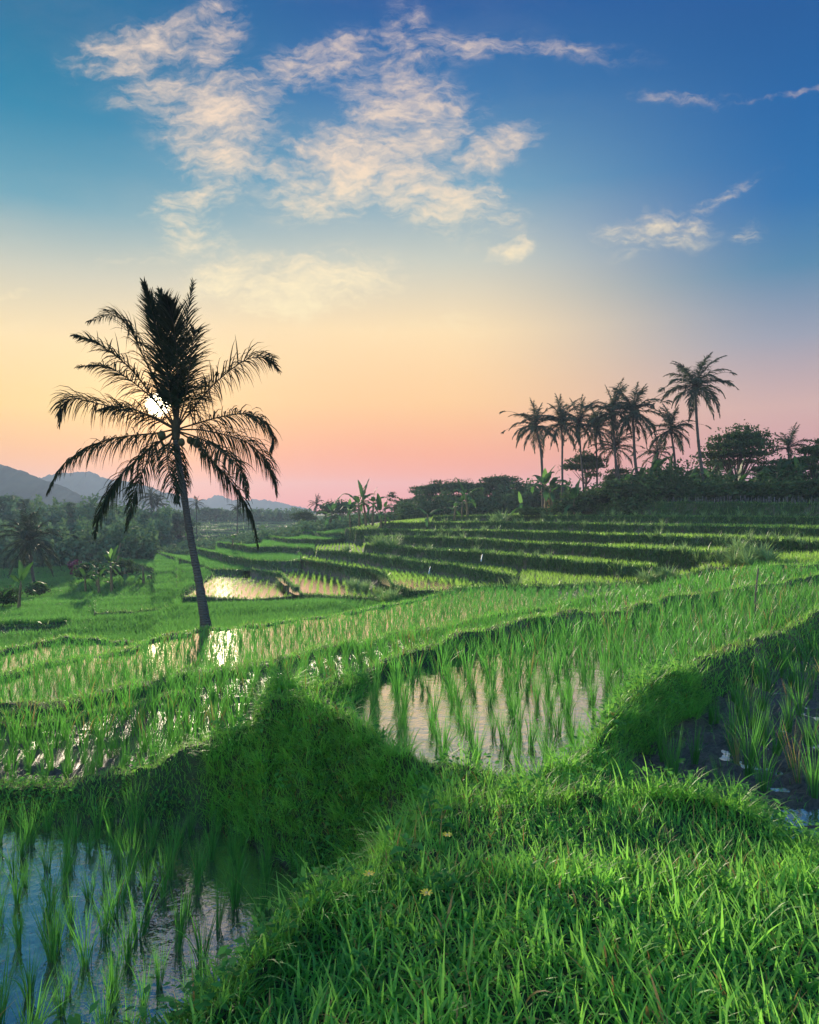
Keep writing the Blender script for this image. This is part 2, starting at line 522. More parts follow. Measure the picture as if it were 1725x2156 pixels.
def fbm(x, y, o=4):
    s, a = 0, 0.5
    for k in range(o):
        s = s + a * (vnoise(x * 2 ** k + 17 * k, y * 2 ** k + 31 * k) - 0.5)
        a *= 0.55
    return s


def at(u, v, d):
    """point seen at pixel (u, v) of the tracing frame, d metres ahead of the eye"""
    return np.array([(u - CU) * d / F, d, (CV - v) * d / F])

# ================================================================== terrain
# The land is lofted between feature lines (terrace edges, bunds, feet of slopes). Each line holds its real distance.
# kinds of surface
BANK, FACE, BUND, P1, P2, P3, P4, P6, P7, FLOW, K, HILLR, R0, R00, R1, FAR, VEG, BASE, PLAT = range(19)


def LZ(z, pts):
    return [(u, z, (-z) * F / (v - CV)) for u, v in pts]


def LD(pts):
    return [(u, -(v - CV) * d / F, d) for u, v, d in pts]


def LZD(pts):
    return [(u, z, d) for u, z, d in pts]


EDGES = []


def edge(pts, level=None, typ=None, fw=0.25, cw=0.25, bw=0.15, soft=False, drop=0.05, mult=True, wob=1.0, crest=BUND, face=FACE):
    """level: height behind the crest (number, list of (u, z) or None = just below the crest)"""
    pts = sorted(pts)
    a = np.array(pts, float)
    EDGES.append(dict(u=a[:, 0], z=a[:, 1], d=a[:, 2], level=level, typ=typ, fw=fw, cw=cw, bw=bw, soft=soft, drop=drop,
                      wob=wob, crest=crest, face=face, seed=len(EDGES) * 7.3))


UU = [-330, 2060]
# bank the camera stands on: its far and left rim
edge(LZD([(-330, -1.88, 1.9), (200, -1.86, 2.25), (470, -1.86, 2.48), (560, -1.85, 2.72), (640, -1.85, 3.02), (740, -1.85, 3.25),
          (790, -1.85, 3.55), (860, -1.84, 3.9), (900, -1.82, 4.1), (930, -1.82, 4.2), (1250, -1.80, 4.25), (1300, -1.82, 4.3),
          (1400, -1.85, 4.25), (1500, -1.86, 4.2), (1560, -1.85, 4.12), (1640, -1.82, 3.75), (1725, -1.80, 3.5), (2060, -1.78, 3.3)]),
     level=[(-330, -2.81), (720, -2.81), (800, -2.6), (860, -2.25), (905, -1.95), (935, -1.84), (1250, -1.84), (1300, -1.88), (1360, -2.08), (2060, -2.09)],
     typ=[(-330, P1), (735, BANK), (1330, P4)], fw=.1, cw=.05, bw=.28, crest=BANK)
# corner of the middle pool: crest of the bund above the lower pool, then round the middle pool's near side
edge(LD([(-330, 1700, 6.3), (0, 1668, 6.33), (150, 1655, 6.3), (300, 1622, 6.35), (450, 1562, 6.35), (515, 1534, 6.32), (538, 1524, 6.3), (550, 1486, 6.2),
         (580, 1474, 6.2), (625, 1472, 6.1), (670, 1484, 5.9), (720, 1515, 5.6), (800, 1565, 5.15), (850, 1592, 4.95), (900, 1612, 4.85),
         (1000, 1634, 4.78), (1100, 1642, 4.74), (1200, 1620, 4.8), (1240, 1585, 4.95), (1270, 1550, 5.15), (1300, 1500, 5.6), (1400, 1430, 6.9),
         (1530, 1370, 8.3), (1620, 1340, 9.3), (1725, 1295, 11.2), (1850, 1250, 13.5), (2060, 1215, 18)]),
     level=[(-330, -2.68), (546, -2.66), (566, -1.84), (700, -1.84), (735, -1.97), (2060, -1.97)],
     typ=[(-330, P2), (549, PLAT), (735, P3)], fw=[(-330, .12), (300, .2), (480, .35), (560, .7), (650, .85), (750, .6), (850, .35), (950, .1), (1250, .15), (1300, .40), (1400, .45), (2060, .6)],
     cw=[(-330, .28), (560, .12), (700, .14), (850, .10), (1200, .1), (1270, .2), (1320, .35), (1450, .45), (2060, .5)], bw=.12)
# far bund of the middle pool
edge(LZD([(547, -2.62, 6.62), (556, -2.3, 6.6), (568, -1.80, 6.62), (600, -1.76, 6.75), (650, -1.76, 6.85), (700, -1.77, 6.9), (740, -1.80, 7.05), (780, -1.80, 7.85),
          (820, -1.79, 8.25), (900, -1.78, 8.85), (1000, -1.76, 9.85), (1085, -1.75, 10.45), (1150, -1.74, 11.1), (1200, -1.73, 11.45),
          (1300, -1.73, 12.0), (1368, -1.73, 12.6), (1410, -1.73, 13.7), (1506, -1.73, 14.9), (1623, -1.72, 16.5), (1725, -1.70, 18.2),
          (2060, -1.60, 22)]),
     level=[(547, -2.68), (1250, -2.60), (1420, -2.2), (1560, -1.95), (2060, -1.8)], typ=[(547, P2)], fw=.15, cw=.3, bw=.35)
# low bund in the middle of the left paddy
edge(LZ(-2.62, [(-330, 1548), (0, 1536), (96, 1525), (178, 1507), (288, 1482), (400, 1470)]), level=-2.72, typ=[(-330, P2)], fw=.1, cw=.15, bw=.1)
# long bund behind the left paddy
edge(LZD([(-330, -2.6, 8.0), (0, -2.6, 8.75), (96, -2.6, 9.1), (157, -2.6, 9.4), (247, -2.6, 9.95), (330, -2.6, 10.5), (453, -2.6, 11.1),
          (515, -2.6, 11.45), (603, -2.6, 11.9), (666, -2.6, 12.6), (737, -2.6, 13.2), (809, -2.6, 14.1), (872, -2.6, 14.6), (947, -2.6, 15.4),
          (1000, -2.58, 16.3), (1075, -2.56, 17.2), (1160, -2.54, 18.1), (1235, -2.5, 19.6), (1299, -2.45, 20.4), (1356, -2.44, 19.8),
          (1459, -2.38, 21.0), (1527, -2.18, 21.3), (1570, -2.02, 22.2), (1623, -1.80, 22.4), (1725, -1.61, 21.0), (2060, -1.5, 24)]),
     level=[(-330, -3.4), (1150, -3.4), (1361, -3.1), (1470, -2.75), (1576, -2.4), (1725, -1.98), (2060, -1.9)],
     typ=[(-330, P6)], fw=.2, cw=.35, bw=.5)
# far edge of the long paddy with the palm
edge(LZD([(-330, -3.33, 12.4), (0, -3.33, 13.8), (110, -3.33, 14.95), (192, -3.33, 15.75), (275, -3.33, 16.5), (330, -3.33, 17.85),
          (440, -3.35, 19.4), (529, -3.35, 19.9), (625, -3.35, 21.1), (684, -3.35, 21.8), (762, -3.35, 23.3), (890, -3.35, 26.0),
          (963, -3.33, 29.2), (1037, -3.28, 30.2), (1210, -3.2, 29.5), (1300, -3.12, 29), (1361, -3.02, 28.0), (1470, -2.53, 27.5),
          (1576, -2.2, 26), (1630, -2.0, 25), (1725, -1.77, 24), (2060, -1.6, 27)]),
     level=[(-330, -3.8), (320, -3.8), (345, -4.25), (700, -4.4), (860, -4.3), (940, -4.0), (1040, -3.92), (1088, -3.88), (1100, -3.38), (1200, -3.3), (1300, -3.12), (1361, -2.97), (1440, -2.78), (1500, -2.3), (1725, -1.85), (2060, -1.7)],
     typ=[(-330, P7), (330, FLOW), (978, R1), (1094, HILLR)], fw=.25, cw=.3, bw=.4)
edge(LZD([(-330, -3.7, 16.9), (0, -3.7, 18), (82, -3.7, 19.5), (137, -3.7, 19.8), (220, -3.7, 19.6), (275, -3.7, 19.4), (332, -3.75, 18.6)]),
     level=-4.75, typ=[(-330, FLOW)], fw=.2, cw=.3, bw=.8)
edge(LZ(-4.55, [(345, 1322), (450, 1305), (560, 1296), (640, 1290), (720, 1280)]), soft=True, level=0, typ=[(340, FLOW)])
# fronts of the canopy fields on the left
edge(LZD([(-330, -5.15, 26.6), (0, -5.15, 26.9), (100, -5.15, 27.4), (150, -5.1, 28.4)]), soft=True, typ=[(-330, BASE)])
edge(LZD([(-330, -4.95, 29.0), (0, -4.95, 29.3), (100, -4.95, 29.5), (150, -5.0, 29.8)]), level=-5.05, typ=[(-330, FLOW)], fw=.2, cw=.2, bw=.2)
edge(LZD([(198, -5.2, 31.8), (277, -5.2, 31.8), (340, -5.15, 33.2), (372, -5.1, 34.6)]), soft=True, typ=[(198, BASE)])
edge(LZD([(198, -4.9, 32.9), (277, -4.9, 33.4), (340, -4.9, 34.6), (372, -4.95, 35.6)]), level=-5.0, typ=[(205, FLOW)], fw=.3, cw=.2, bw=.2)
edge(LZD([(374, -5.15, 37), (383, -5.2, 38), (590, -5.25, 37.5), (628, -5.2, 37), (640, -4.98, 35.5), (749, -4.95, 34.3), (811, -4.8, 32.9), (830, -4.45, 31.4), (900, -4.3, 30.6)]), soft=True, typ=[(330, FLOW)])
# front rims of the three flooded terraces
edge(LZ(-4.88, [(383, 1258), (430, 1256), (523, 1262), (590, 1259), (628, 1256)]), level=-5.0, typ=[(380, R00)], fw=.3, cw=.4, bw=.3)
edge(LZ(-4.86, [(380, 1256.5), (400, 1243), (425, 1226), (452, 1208)]), level=-4.95, typ=[(380, FLOW)], fw=.3, cw=.5, bw=.3)
edge(LZD([(530, -4.45, 52.6), (560, -4.5, 51.5), (590, -4.5, 49.5), (604, -4.5, 44), (630, -4.5, 37.6), (660, -4.5, 36.7), (700, -4.5, 36.4), (749, -4.5, 35.8), (800, -4.45, 34.8)]),
     level=-4.62, typ=[(530, R0)], fw=.4, cw=[(530, .7), (580, 1.2), (595, 3.0), (625, 2.0), (640, .7)], bw=.3)
edge(LZD([(632, -3.83, 54.5), (674, -3.8, 52), (728, -3.8, 47.5), (781, -3.78, 45), (812, -3.78, 41), (824, -3.78, 36), (860, -3.80, 33.2), (931, -3.80, 32.8), (985, -3.80, 32.4)]),
     level=-3.90, typ=[(632, R1)], fw=[(632, .6), (812, .6), (830, .3), (975, .3)], cw=.5, bw=.3)
# canopy terraces in the middle distance
edge(LZ(-4.6, [(326, 1159), (345, 1166), (376, 1176), (405, 1184), (448, 1199), (470, 1199), (500, 1200), (528, 1199)]), level=-4.68, typ=[(326, K)], fw=.5, cw=.4)
edge(LZ(-3.9, [(404, 1147), (410, 1152), (440, 1161), (487, 1171.5), (530, 1179), (572, 1182), (632, 1182)]), level=-4.0, typ=[(400, K)], fw=.5, cw=.4)
edge(LZ(-3.3, [(456, 1139), (461, 1141.6), (529, 1152), (593, 1151), (636, 1154), (662, 1157)]), level=-3.4, typ=[(456, K)], fw=.5, cw=.4)
edge(LD([(664, 1159, 58), (715, 1162, 54.5), (781, 1170, 49), (845, 1179, 45.5), (909, 1187, 42.7), (1000, 1199, 39), (1053, 1207, 36.6), (1079, 1213, 35.4), (1090, 1217, 35)]),
     drop=.1, typ=[(664, HILLR)], fw=.5, cw=.3)
edge(LZ(-2.8, [(555, 1124), (559, 1127), (580, 1131), (604, 1135), (684, 1136), (728, 1133), (750, 1137)]), level=-2.9, typ=[(550, K)], fw=.5, cw=.4)
edge(LZ(-2.3, [(632, 1115), (638, 1118), (684, 1123), (724, 1123)]), level=-2.4, typ=[(630, K)], fw=.4, cw=.4)
# right hillside, from the lowest riser to the highest
edge(LD([(765, 1147, 54), (772, 1147, 53.5), (845, 1153, 50.5), (909, 1159.5, 47.5), (1000, 1163.5, 44.2), (1096, 1171.5, 40), (1192, 1180, 36), (1299, 1191, 32), (1352, 1195, 30.4), (1385, 1198, 29.6)]),
     typ=[(760, HILLR)], fw=.5, cw=.3, drop=.1)
edge(LD([(768, 1133, 59), (835, 1131, 56), (909, 1132, 53), (1000, 1136, 49.5), (1128, 1145, 43), (1256, 1152, 37.5), (1356, 1155.5, 34.5), (1442, 1163, 31.6), (1516, 1167, 29.5), (1600, 1174, 28.4)]),
     typ=[(768, HILLR)], fw=.5, cw=.3, drop=.1)
edge(LD([(727, 1116, 66), (824, 1116, 62), (888, 1118, 58.5), (1000, 1117.5, 54.5), (1128, 1121, 48), (1256, 1126, 42.5), (1356, 1128, 39.5), (1463, 1131, 36.6), (1570, 1136, 34), (1725, 1144, 31), (2060, 1165, 29)]),
     typ=[(720, HILLR)], fw=.5, cw=.3, drop=.1)
edge(LD([(800, 1101, 68), (899, 1101, 64.5), (1000, 1100, 60.5), (1128, 1101.5, 54.5), (1235, 1104, 49.5), (1356, 1105.5, 45.6), (1527, 1108, 41.5), (1725, 1112, 37.5), (2060, 1122, 34)]),
     typ=[(790, HILLR)], fw=.5, cw=.3, drop=.08)
edge(LD([(909, 1088, 71), (935, 1087, 70), (1000, 1086.5, 66.5), (1068, 1086, 63.5), (1214, 1086, 57), (1368, 1087, 51), (1570, 1088.5, 48), (1725, 1090, 45), (2060, 1093, 42)]),
     typ=[(900, HILLR)], fw=.5, cw=.3, drop=.08)
edge(LZD([(1140, .05, 64.5), (1160, .4, 63.5), (1203, .62, 61.8), (1300, .68, 57.5), (1400, .72, 55), (1560, .66, 52), (1725, .62, 50), (2060, .6, 47)]),
     typ=[(1140, VEG)], fw=.7, cw=.6, drop=.0)
# valley behind the left fields, and the far terraces beyond it
edge(LZD([(-330, -6.6, 46), (0, -6.2, 46), (150, -6.0, 46), (300, -5.85, 46), (325, -5.8, 45), (372, -5.6, 44)]), soft=True, typ=[(-330, FLOW)])
edge(LZD([(-330, -7.4, 60), (0, -7.3, 60), (100, -7.0, 60), (158, -6.6, 58)]), soft=True, typ=[(-330, FLOW)])
edge(LZD([(160, -5.75, 72), (192, -5.75, 70), (240, -5.75, 66)]), typ=[(160, K)], fw=.5, cw=.4, level=-5.85)
edge(LZD([(240, -5.2, 78), (278, -5.25, 70), (322, -5.25, 63), (327, -5.2, 60)]), typ=[(240, K)], fw=.5, cw=.4, level=-5.3)
edge(LZD([(-330, -7.0, 72), (158, -6.5, 84), (300, -6, 88), (420, -5.5, 88), (560, -4, 86), (640, -3, 80), (760, -1.6, 78), (900, -.7, 80), (1060, -.4, 78), (1160, .2, 72), (2060, 1.0, 66)]),
     soft=True, typ=[(-330, VEG)])
fz = [(1143, 108), (1134, 118), (1126, 128), (1119, 138), (1112, 150), (1106, 164), (1100.5, 180), (1095.5, 200)]
for i, (v, d) in enumerate(fz):
    edge(LD([(-330, v + 2, d * .95), (300, v + 1, d), (700, v, d * 1.02), (900, v - 1, d * 1.03)]), typ=[(-330, FAR)], fw=.8, cw=.6, drop=.25)
edge(LZD([(-330, -1.2, 250), (700, -1.5, 250), (900, -1.2, 150), (1100, -.8, 110), (1160, .3, 100), (2060, 1.2, 100)]), soft=True, typ=[(-330, VEG)])
edge(LZD([(-330, -3, 500), (2060, 0, 500)]), soft=True, typ=[(-330, BASE)])

US = np.arange(-330, 2061, 3.6)
_s = [np.geomspace(.35, 2, 40, endpoint=False), np.geomspace(2, 12, 420, endpoint=False), np.geomspace(12, 28, 230, endpoint=False),
      np.geomspace(28, 72, 330, endpoint=False), np.geomspace(72, 260, 160, endpoint=False), np.geomspace(260, 520, 14)]
DS = np.concatenate(_s)


def val(spec, u, default):
    if spec is None:
        return default
    if isinstance(spec, (int, float)):
        return spec
    a = np.array(spec, float)
    return float(np.interp(u, a[:, 0], a[:, 1]))


HZ = np.zeros((len(DS), len(US)))
HT = np.zeros((len(DS), len(US)), int)
for ci, u in enumerate(US):
    D_, Z_, T_ = [0.2], [-1.72], []
    lev, ty = None, BANK
    for e in EDGES:
        if u < e['u'][0] or u > e['u'][-1]:
            continue
        d = float(np.interp(u, e['u'], e['d']))
        z = float(np.interp(u, e['u'], e['z']))
        amp = min(.035 * d ** .7, .35) * e['wob']
        d += amp * (float(vnoise(u * .03 + e['seed'], e['seed'])) - .5) * 2 * (.35 if d < 7 else 1)
        t2 = ty
        if e['typ']:
            for uu, tt in e['typ']:
                if u >= uu:
                    t2 = tt
        if e['soft']:
            if d <= D_[-1] + .3:
                continue
            D_.append(d), Z_.append(z), T_.append(ty)
            lev, ty = z, t2
            continue
        fw = val(e['fw'], u, .2)
        cw = val(e['cw'], u, .2)
        bw = val(e['bw'], u, .2)
        d = max(d, D_[-1] + .04 + (fw if d - fw < D_[-1] else 0) * .5)
        foot = max(d - fw, D_[-1] + .01)
        if lev is None:
            lev = z + .02
        crz = z + .015 * (float(vnoise(u * .05 + e['seed'], 3.3)) - .5) * min(d * .25, 3)
        L = val(e['level'], u, z - e['drop'])
        D_ += [foot, d, d + cw, d + cw + bw]
        Z_ += [lev if e is not EDGES[0] else lev, crz, crz - .01, L]
        T_ += [ty, e['face'], e['crest'], e['face'] if abs(L - z) > .2 else e['crest']]
        lev, ty = L, t2
    D_.append(600), Z_.append(Z_[-1]), T_.append(ty)
    D_ = np.array(D_)
    HZ[:, ci] = np.interp(DS, D_, Z_)
    k = np.clip(np.searchsorted(D_, DS, side='right') - 1, 0, len(T_) - 1)
    HT[:, ci] = np.array(T_)[k]

XX = (US[None, :] - CU) / F * DS[:, None]
YY = np.repeat(DS[:, None], len(US), 1)
rough = np.where((HT == BANK) | (HT == FACE) | (HT == BUND) | (HT == PLAT), 1.0, 0.0)
# relief: hummocks on turf, low clods in mud
sc_ = np.clip(YY / 6, 1, 6)
HZ = HZ + np.where((HT == FACE) & (YY < 7.5), (fbm(XX * 1.6 + 3, YY * 1.6, 3) * .34 + fbm(XX * 4.5, YY * 4.5 + 6, 3) * .16), 0)
HZ = HZ + np.where(((HT == BUND) | (HT == FACE)) & (YY > 9) & (YY < 30), np.maximum(fbm(XX * 1.1, YY * 1.1, 3), 0) * .22, 0)
HZ = HZ + rough * (fbm(XX * 2.2 / sc_ ** .5, YY * 2.2 / sc_ ** .5) * .14 + fbm(XX * 9 / sc_, YY * 9 / sc_, 3) * .05)
flood = np.isin(HT, [P1, P2, P3, P4, P6, P7, R0, R00, R1])
wet_amp = np.where(HT == P4, .085, np.where(HT == P2, .05, .028))
clod = fbm(XX * 5 + 9, YY * 5, 4)
HZ = HZ + np.where(flood & (YY < 14), (clod - .06) * 2.0 * wet_amp, 0)
HZ = HZ + np.where(np.isin(HT, [FLOW]) & (YY > 20), (fbm((XX * .10 - YY * .22), (XX * .02 + YY * .03) + 4, 3)) * .9, 0)
HZ = HZ - np.where((HT == P4) & (YY < 4.95) & (US[None, :] > 1560), .075, 0)
HZ = HZ + np.where(HT == BANK, .08 * np.exp(-((XX - .9) ** 2 / .5 + (YY - 2.6) ** 2 / .4)), 0)
turf = np.where(flood | (HT == PLAT), 0.0, 1.0)
turf = np.where((HT == FACE) & (YY > 7.5) & (fbm(XX * 1.3, YY * 1.3) < -.13), 0.3, turf)
nr, nc = HZ.shape
ii = (np.arange(nr - 1)[:, None] * nc + np.arange(nc - 1)[None, :]).ravel()
quads = np.stack([ii, ii + 1, ii + nc + 1, ii + nc], 1)
ground = mk('ground', np.stack([XX, YY, HZ], -1).reshape(-1, 3), quads, M['ground'], attrs={'turf': turf.ravel()}, smooth=True)
tag(ground, kind='structure')
# the land goes on a little way beyond both sides of the view
for side, cs in (('l', [-1400, -1100, -850, -650, -500, -400, US[0]]), ('r', [US[-1], 2130, 2230, 2380, 2560, 2800, 3100, 3500])):
    src = HZ[:, 0] if side == 'l' else HZ[:, -1]
    cs = np.array(cs, float)
    xs = (cs[None, :] - CU) / F * DS[:, None]
    ys = np.repeat(DS[:, None], len(cs), 1)
    zs = np.repeat(src[:, None], len(cs), 1)
    m_, c_ = xs.shape
    i_ = (np.arange(m_ - 1)[:, None] * c_ + np.arange(c_ - 1)[None, :]).ravel()
    o_ = mk('ground', np.stack([xs, ys, zs], -1).reshape(-1, 3), np.stack([i_, i_ + 1, i_ + c_ + 1, i_ + c_], 1), M['ground'], attrs={'turf': np.ones(m_ * c_)}, smooth=True)
    tag(o_, kind='structure')
# wide sheet under and behind everything, out to the horizon
bs = mk('terrain', np.array([(-6000, -3000, -12), (6000, -3000, -12), (6000, 7000, -12), (-6000, 7000, -12)]), np.array([[0, 1, 2, 3]]), M['ground'], attrs={'turf': [1, 1, 1, 1]})
tag(bs, kind='structure')


def water(kinds, z, umin=-400, umax=2100, dmax=999, dil=7):
    m = np.isin(HT, kinds)
    m &= (US[None, :] >= umin) & (US[None, :] <= umax) & (DS[:, None] <= dmax)
    w = m.copy()
    for s in range(1, dil):
        w[s:] |= m[:-s]
        w[:-s] |= m[s:]
        w[:, s:] |= m[:, :-s]
        w[:, :-s] |= m[:, s:]
    q = w[:-1, :-1] & w[1:, :-1] & w[:-1, 1:] & w[1:, 1:]
    f = quads[q.ravel()]
    # thin the sheet to every cell it needs: one flat level
    uq, inv = np.unique(f, return_inverse=True)
    V = np.stack([XX.ravel()[uq], YY.ravel()[uq], np.full(len(uq), z)], -1)
    o = mk('water', V, inv.reshape(-1, 4), M['water'])
    return tag(o, kind='structure')


water([P1], -2.79)
water([P2], -2.708, umax=900)
water([P3], -1.955, umax=1560)
water([P4], -2.125)
water([P6], -3.372, umax=1190)
water([P7], -3.772)
water([R00], -4.98)
water([R0], -4.60)
water([R1], -3.86, umax=1010)


def look(x, y):
    """height and kind of surface under points"""
    u = CU + F * x / y
    ci = np.clip((u - US[0]) / 3.6, 0, nc - 1.001)
    ri = np.clip(np.interp(y, DS, np.arange(nr)), 0, nr - 1.001)
    c0, r0 = ci.astype(int), ri.astype(int)
    fc, fr = ci - c0, ri - r0
    z = (HZ[r0, c0] * (1 - fc) + HZ[r0, c0 + 1] * fc) * (1 - fr) + (HZ[r0 + 1, c0] * (1 - fc) + HZ[r0 + 1, c0 + 1] * fc) * fr
    return z, HT[np.round(ri).astype(int), np.round(ci).astype(int)]


def ground_z(x, y):
    return float(look(np.array([x]), np.array([y]))[0][0])


def hit(u, v, dmin=8.0):
    """distance at which the line of sight through (u, v) meets the ground"""
    ci = int(np.clip(round((u - US[0]) / 3.6), 0, nc - 1))
    vg = CV - F * HZ[:, ci] / DS
    k = np.nonzero((vg <= v) & (DS > dmin))[0]
    return float(DS[k[0]]) if len(k) else 60.0

# ================================================================== rice
def clump(nb, L, W, spread, nseg, g, seed_r=0.035, lean_max=.22, curve=(.1, .75)):
    az_ = g.uniform(0, 2 * math.pi, nb)
    r = g.uniform(0, seed_r, nb)
    P = np.stack([np.cos(az_) * r, np.sin(az_) * r, np.full(nb, -.02)], 1)
    az2 = az_ + g.normal(0, .5, nb)
    l = L * g.uniform(.55, 1.05, nb)
    lean = g.uniform(.02, lean_max, nb) * spread
    cv = g.uniform(*curve, nb) * np.where(g.random(nb) < .18, 2.0, 1.0)
    V, Q, k = blades(P, az2, l, W * g.uniform(.7, 1.2, nb), lean, cv, nseg, g.uniform(-1.2, 1.2, nb))
    rv = np.repeat(g.random(nb), k)
    return V, Q, rv


g = np.random.default_rng(21)
RICE_N = [clump(g.integers(30, 46), g.uniform(.46, .60), .0085, 1.0, 6, g) for _ in range(12)]
RICE_M = [clump(20, .48, .012, 1.1, 3, g, .05) for _ in range(10)]
RICE_F = [clump(9, .42, .022, 1.3, 2, g, .06) for _ in range(8)]
RICE_C = [clump(12, .42, .028, 1.5, 2, g, .09, .45) for _ in range(8)]
RICE_Y = [clump(8, .36, .024, 1.3, 2, g, .06) for _ in range(8)]
RICE_YF = [clump(6, .36, .038, 1.3, 2, g, .07) for _ in range(6)]


def scatter(acc, tmpl, X, Y, Z, S, g):
    """tile templates over points"""
    n = len(X)
    if not n:
        return
    which = g.integers(0, len(tmpl), n)
    ang = g.uniform(0, 2 * math.pi, n)
    off = g.normal(0, .14, n)
    for k, (V, Q, r) in enumerate(tmpl):
        m = which == k
        c = int(m.sum())
        if not c:
            continue
        ca, sa, s = np.cos(ang[m])[:, None], np.sin(ang[m])[:, None], S[m][:, None]
        P = np.empty((c, len(V), 3))
        P[:, :, 0] = (V[None, :, 0] * ca - V[None, :, 1] * sa) * s + X[m][:, None]
        P[:, :, 1] = (V[None, :, 0] * sa + V[None, :, 1] * ca) * s + Y[m][:, None]
        P[:, :, 2] = V[None, :, 2] * s + Z[m][:, None]
        FQ = (Q[None] + (np.arange(c) * len(V))[:, None, None]).reshape(-1, 4)
        acc.add(P.reshape(-1, 3), FQ, np.clip((r[None, :] + off[m][:, None]), 0, .985 if False else 1).reshape(-1))


def rows_in(kinds, spx, spy, rot, ymin, ymax, jit, g, umin=-90, umax=1815, cond=None):
    """planting grid inside the given surfaces"""
    c, s = math.cos(rot), math.sin(rot)
    half = ymax * 1.0
    gx_ = np.arange(-half * 1.3, half * 1.3, spx)
    gy_ = np.arange(-half * .9, ymax * 1.5, spy)
    A, B = np.meshgrid(gx_, gy_)
    A = A.ravel()
    B = B.ravel()
    X = A * c - B * s
    Y = A * s + B * c
    X = X + g.normal(0, jit * spx, len(X))
    Y = Y + g.normal(0, jit * spy, len(X))
    m = (Y > ymin) & (Y < ymax)
    X, Y = X[m], Y[m]
    u = CU + F * X / Y
    m = (u > umin) & (u < umax)
    X, Y, u = X[m], Y[m], u[m]
    Z, T = look(X, Y)
    m = np.isin(T, kinds)
    if cond is not None:
        m &= cond(X, Y, u)
    return X[m], Y[m], Z[m], u[m]


near = []    # candidates for individual plants: (size, x, y, z, paddy)
for kind, spx, spy, rot, lvl in ((P1, .25, .235, .10, -2.79), (P3, .27, .30, .05, -1.955), (P4, .32, .32, -.2, -2.10), (P2, .24, .24, .12, -2.70)):
    X, Y, Z, u = rows_in([kind], spx, spy, rot, 1.5, 16, .13, g)
    for x, y, z, uu in zip(X, Y, Z, u):
        # keep the open water of the photograph
        if kind == P3 and uu < 1400 and y < 8.5 and g.random() < .10:
            continue
        if kind == P3 and y < 5.2 and uu < 900:
            continue
        if kind == P4 and (y < 4.9 or (uu < 1480 and g.random() < .5)):
            continue
        if kind == P4 and g.random() < .12:
            continue
        near.append((1 / y, x, y, min(z, lvl), kind))
near.sort(reverse=True)
vis = [p for p in near if -30 < CU + F * p[1] / p[2] < 1755]
keep = vis[:296]
rest = [p for p in near if p not in set(keep)]
RICE_ME = []
for i, (V, Q, r) in enumerate(RICE_N):
    o = mk('rice_plant', V, Q, M['rice'], rnd=r, link=False)
    RICE_ME.append(o.data)
DRY_ME = []
for i in range(3):
    V, Q, r = clump(16, .42, .009, 1.6, 5, g)
    DRY_ME.append(mk('rice_plant', V, Q, M['rice'], rnd=np.where(np.random.default_rng(i).random(len(r) // 12).repeat(12) < .55, 1.0, r), link=False).data)
names_kind = {P1: 'lower left pool', P3: 'flooded middle paddy', P4: 'muddy paddy at the right edge', P2: 'left paddy behind the low bund'}
place = {}
ordw = ['first', 'second', 'third', 'fourth', 'fifth', 'sixth', 'seventh', 'eighth', 'ninth', 'tenth', 'eleventh', 'twelfth', 'thirteenth', 'fourteenth',
        'fifteenth', 'sixteenth', 'seventeenth', 'eighteenth', 'nineteenth', 'twentieth']


def onum(i):
    if i < 20:
        return ordw[i]
    return ['twenty-', 'thirty-', 'forty-', 'fifty-', 'sixty-'][(i + 1) // 10 - 2] + ordw[(i + 1) % 10 - 1] if (i + 1) % 10 else ['thirtieth', 'fortieth', 'fiftieth', 'sixtieth'][(i + 1) // 10 - 3]


made = []
for (s, x, y, z, kind) in keep:
    dryp = kind == P4 and (x > 2.6 and g.random() < .45)
    o = bpy.data.objects.new('rice_plant', (DRY_ME if dryp else RICE_ME)[g.integers(0, 3 if dryp else 12)])
    COL.objects.link(o)
    sc1 = g.uniform(.82, 1.15) * {P1: .88, P3: .84, P4: 1.0, P2: .92}[kind]
    if g.random() < .12:
        sc1 *= .75
    o.location = (x, y, z - .01)
    o.rotation_euler = (g.normal(0, .05), g.normal(0, .05), g.uniform(0, 6.28))
    o.scale = (sc1 * g.uniform(.55, .9), sc1 * g.uniform(.55, .9), sc1)
    made.append((o, kind, CU + F * x / y, CV - F * z / y, sc1, dryp))
for kind in (P1, P2, P3, P4):
    mm = sorted([m for m in made if m[1] == kind], key=lambda m: -m[3])
    band = {P1: 62, P3: 34, P4: 50, P2: 26}[kind]
    rws, cur, last = [], [], None
    for m in mm:
        if last is not None and last - m[3] > band:
            rws.append(cur)
            cur, last = [], None
        if last is None:
            last = m[3]
        cur.append(m)
    if cur:
        rws.append(cur)
    for ri, rw in enumerate(rws):
        rw.sort(key=lambda m: m[2])
        for k, m in enumerate(rw):
            o = m[0]
            size = 'tall' if m[4] > 1.05 else 'short' if m[4] < .88 else 'green'
            if m[5]:
                size = 'rusty brown'
            o['label'] = f'{size} rice clump, {onum(k)} from left of {onum(ri)} row, {names_kind[kind]}'
            o['category'] = 'rice plant'
            o['group'] = 'rice clumps in the ' + names_kind[kind]

acc = Acc()
if rest:
    a = np.array([(p[1], p[2], p[3]) for p in rest])
    scatter(acc, RICE_M, a[:, 0], a[:, 1], a[:, 2], g.uniform(.8, 1.15, len(a)), g)
X, Y, Z, u = rows_in([P2, P3], .26, .27, .1, 16, 26, .15, g)
scatter(acc, RICE_F, X, Y, Z, g.uniform(.8, 1.15, len(X)), g)
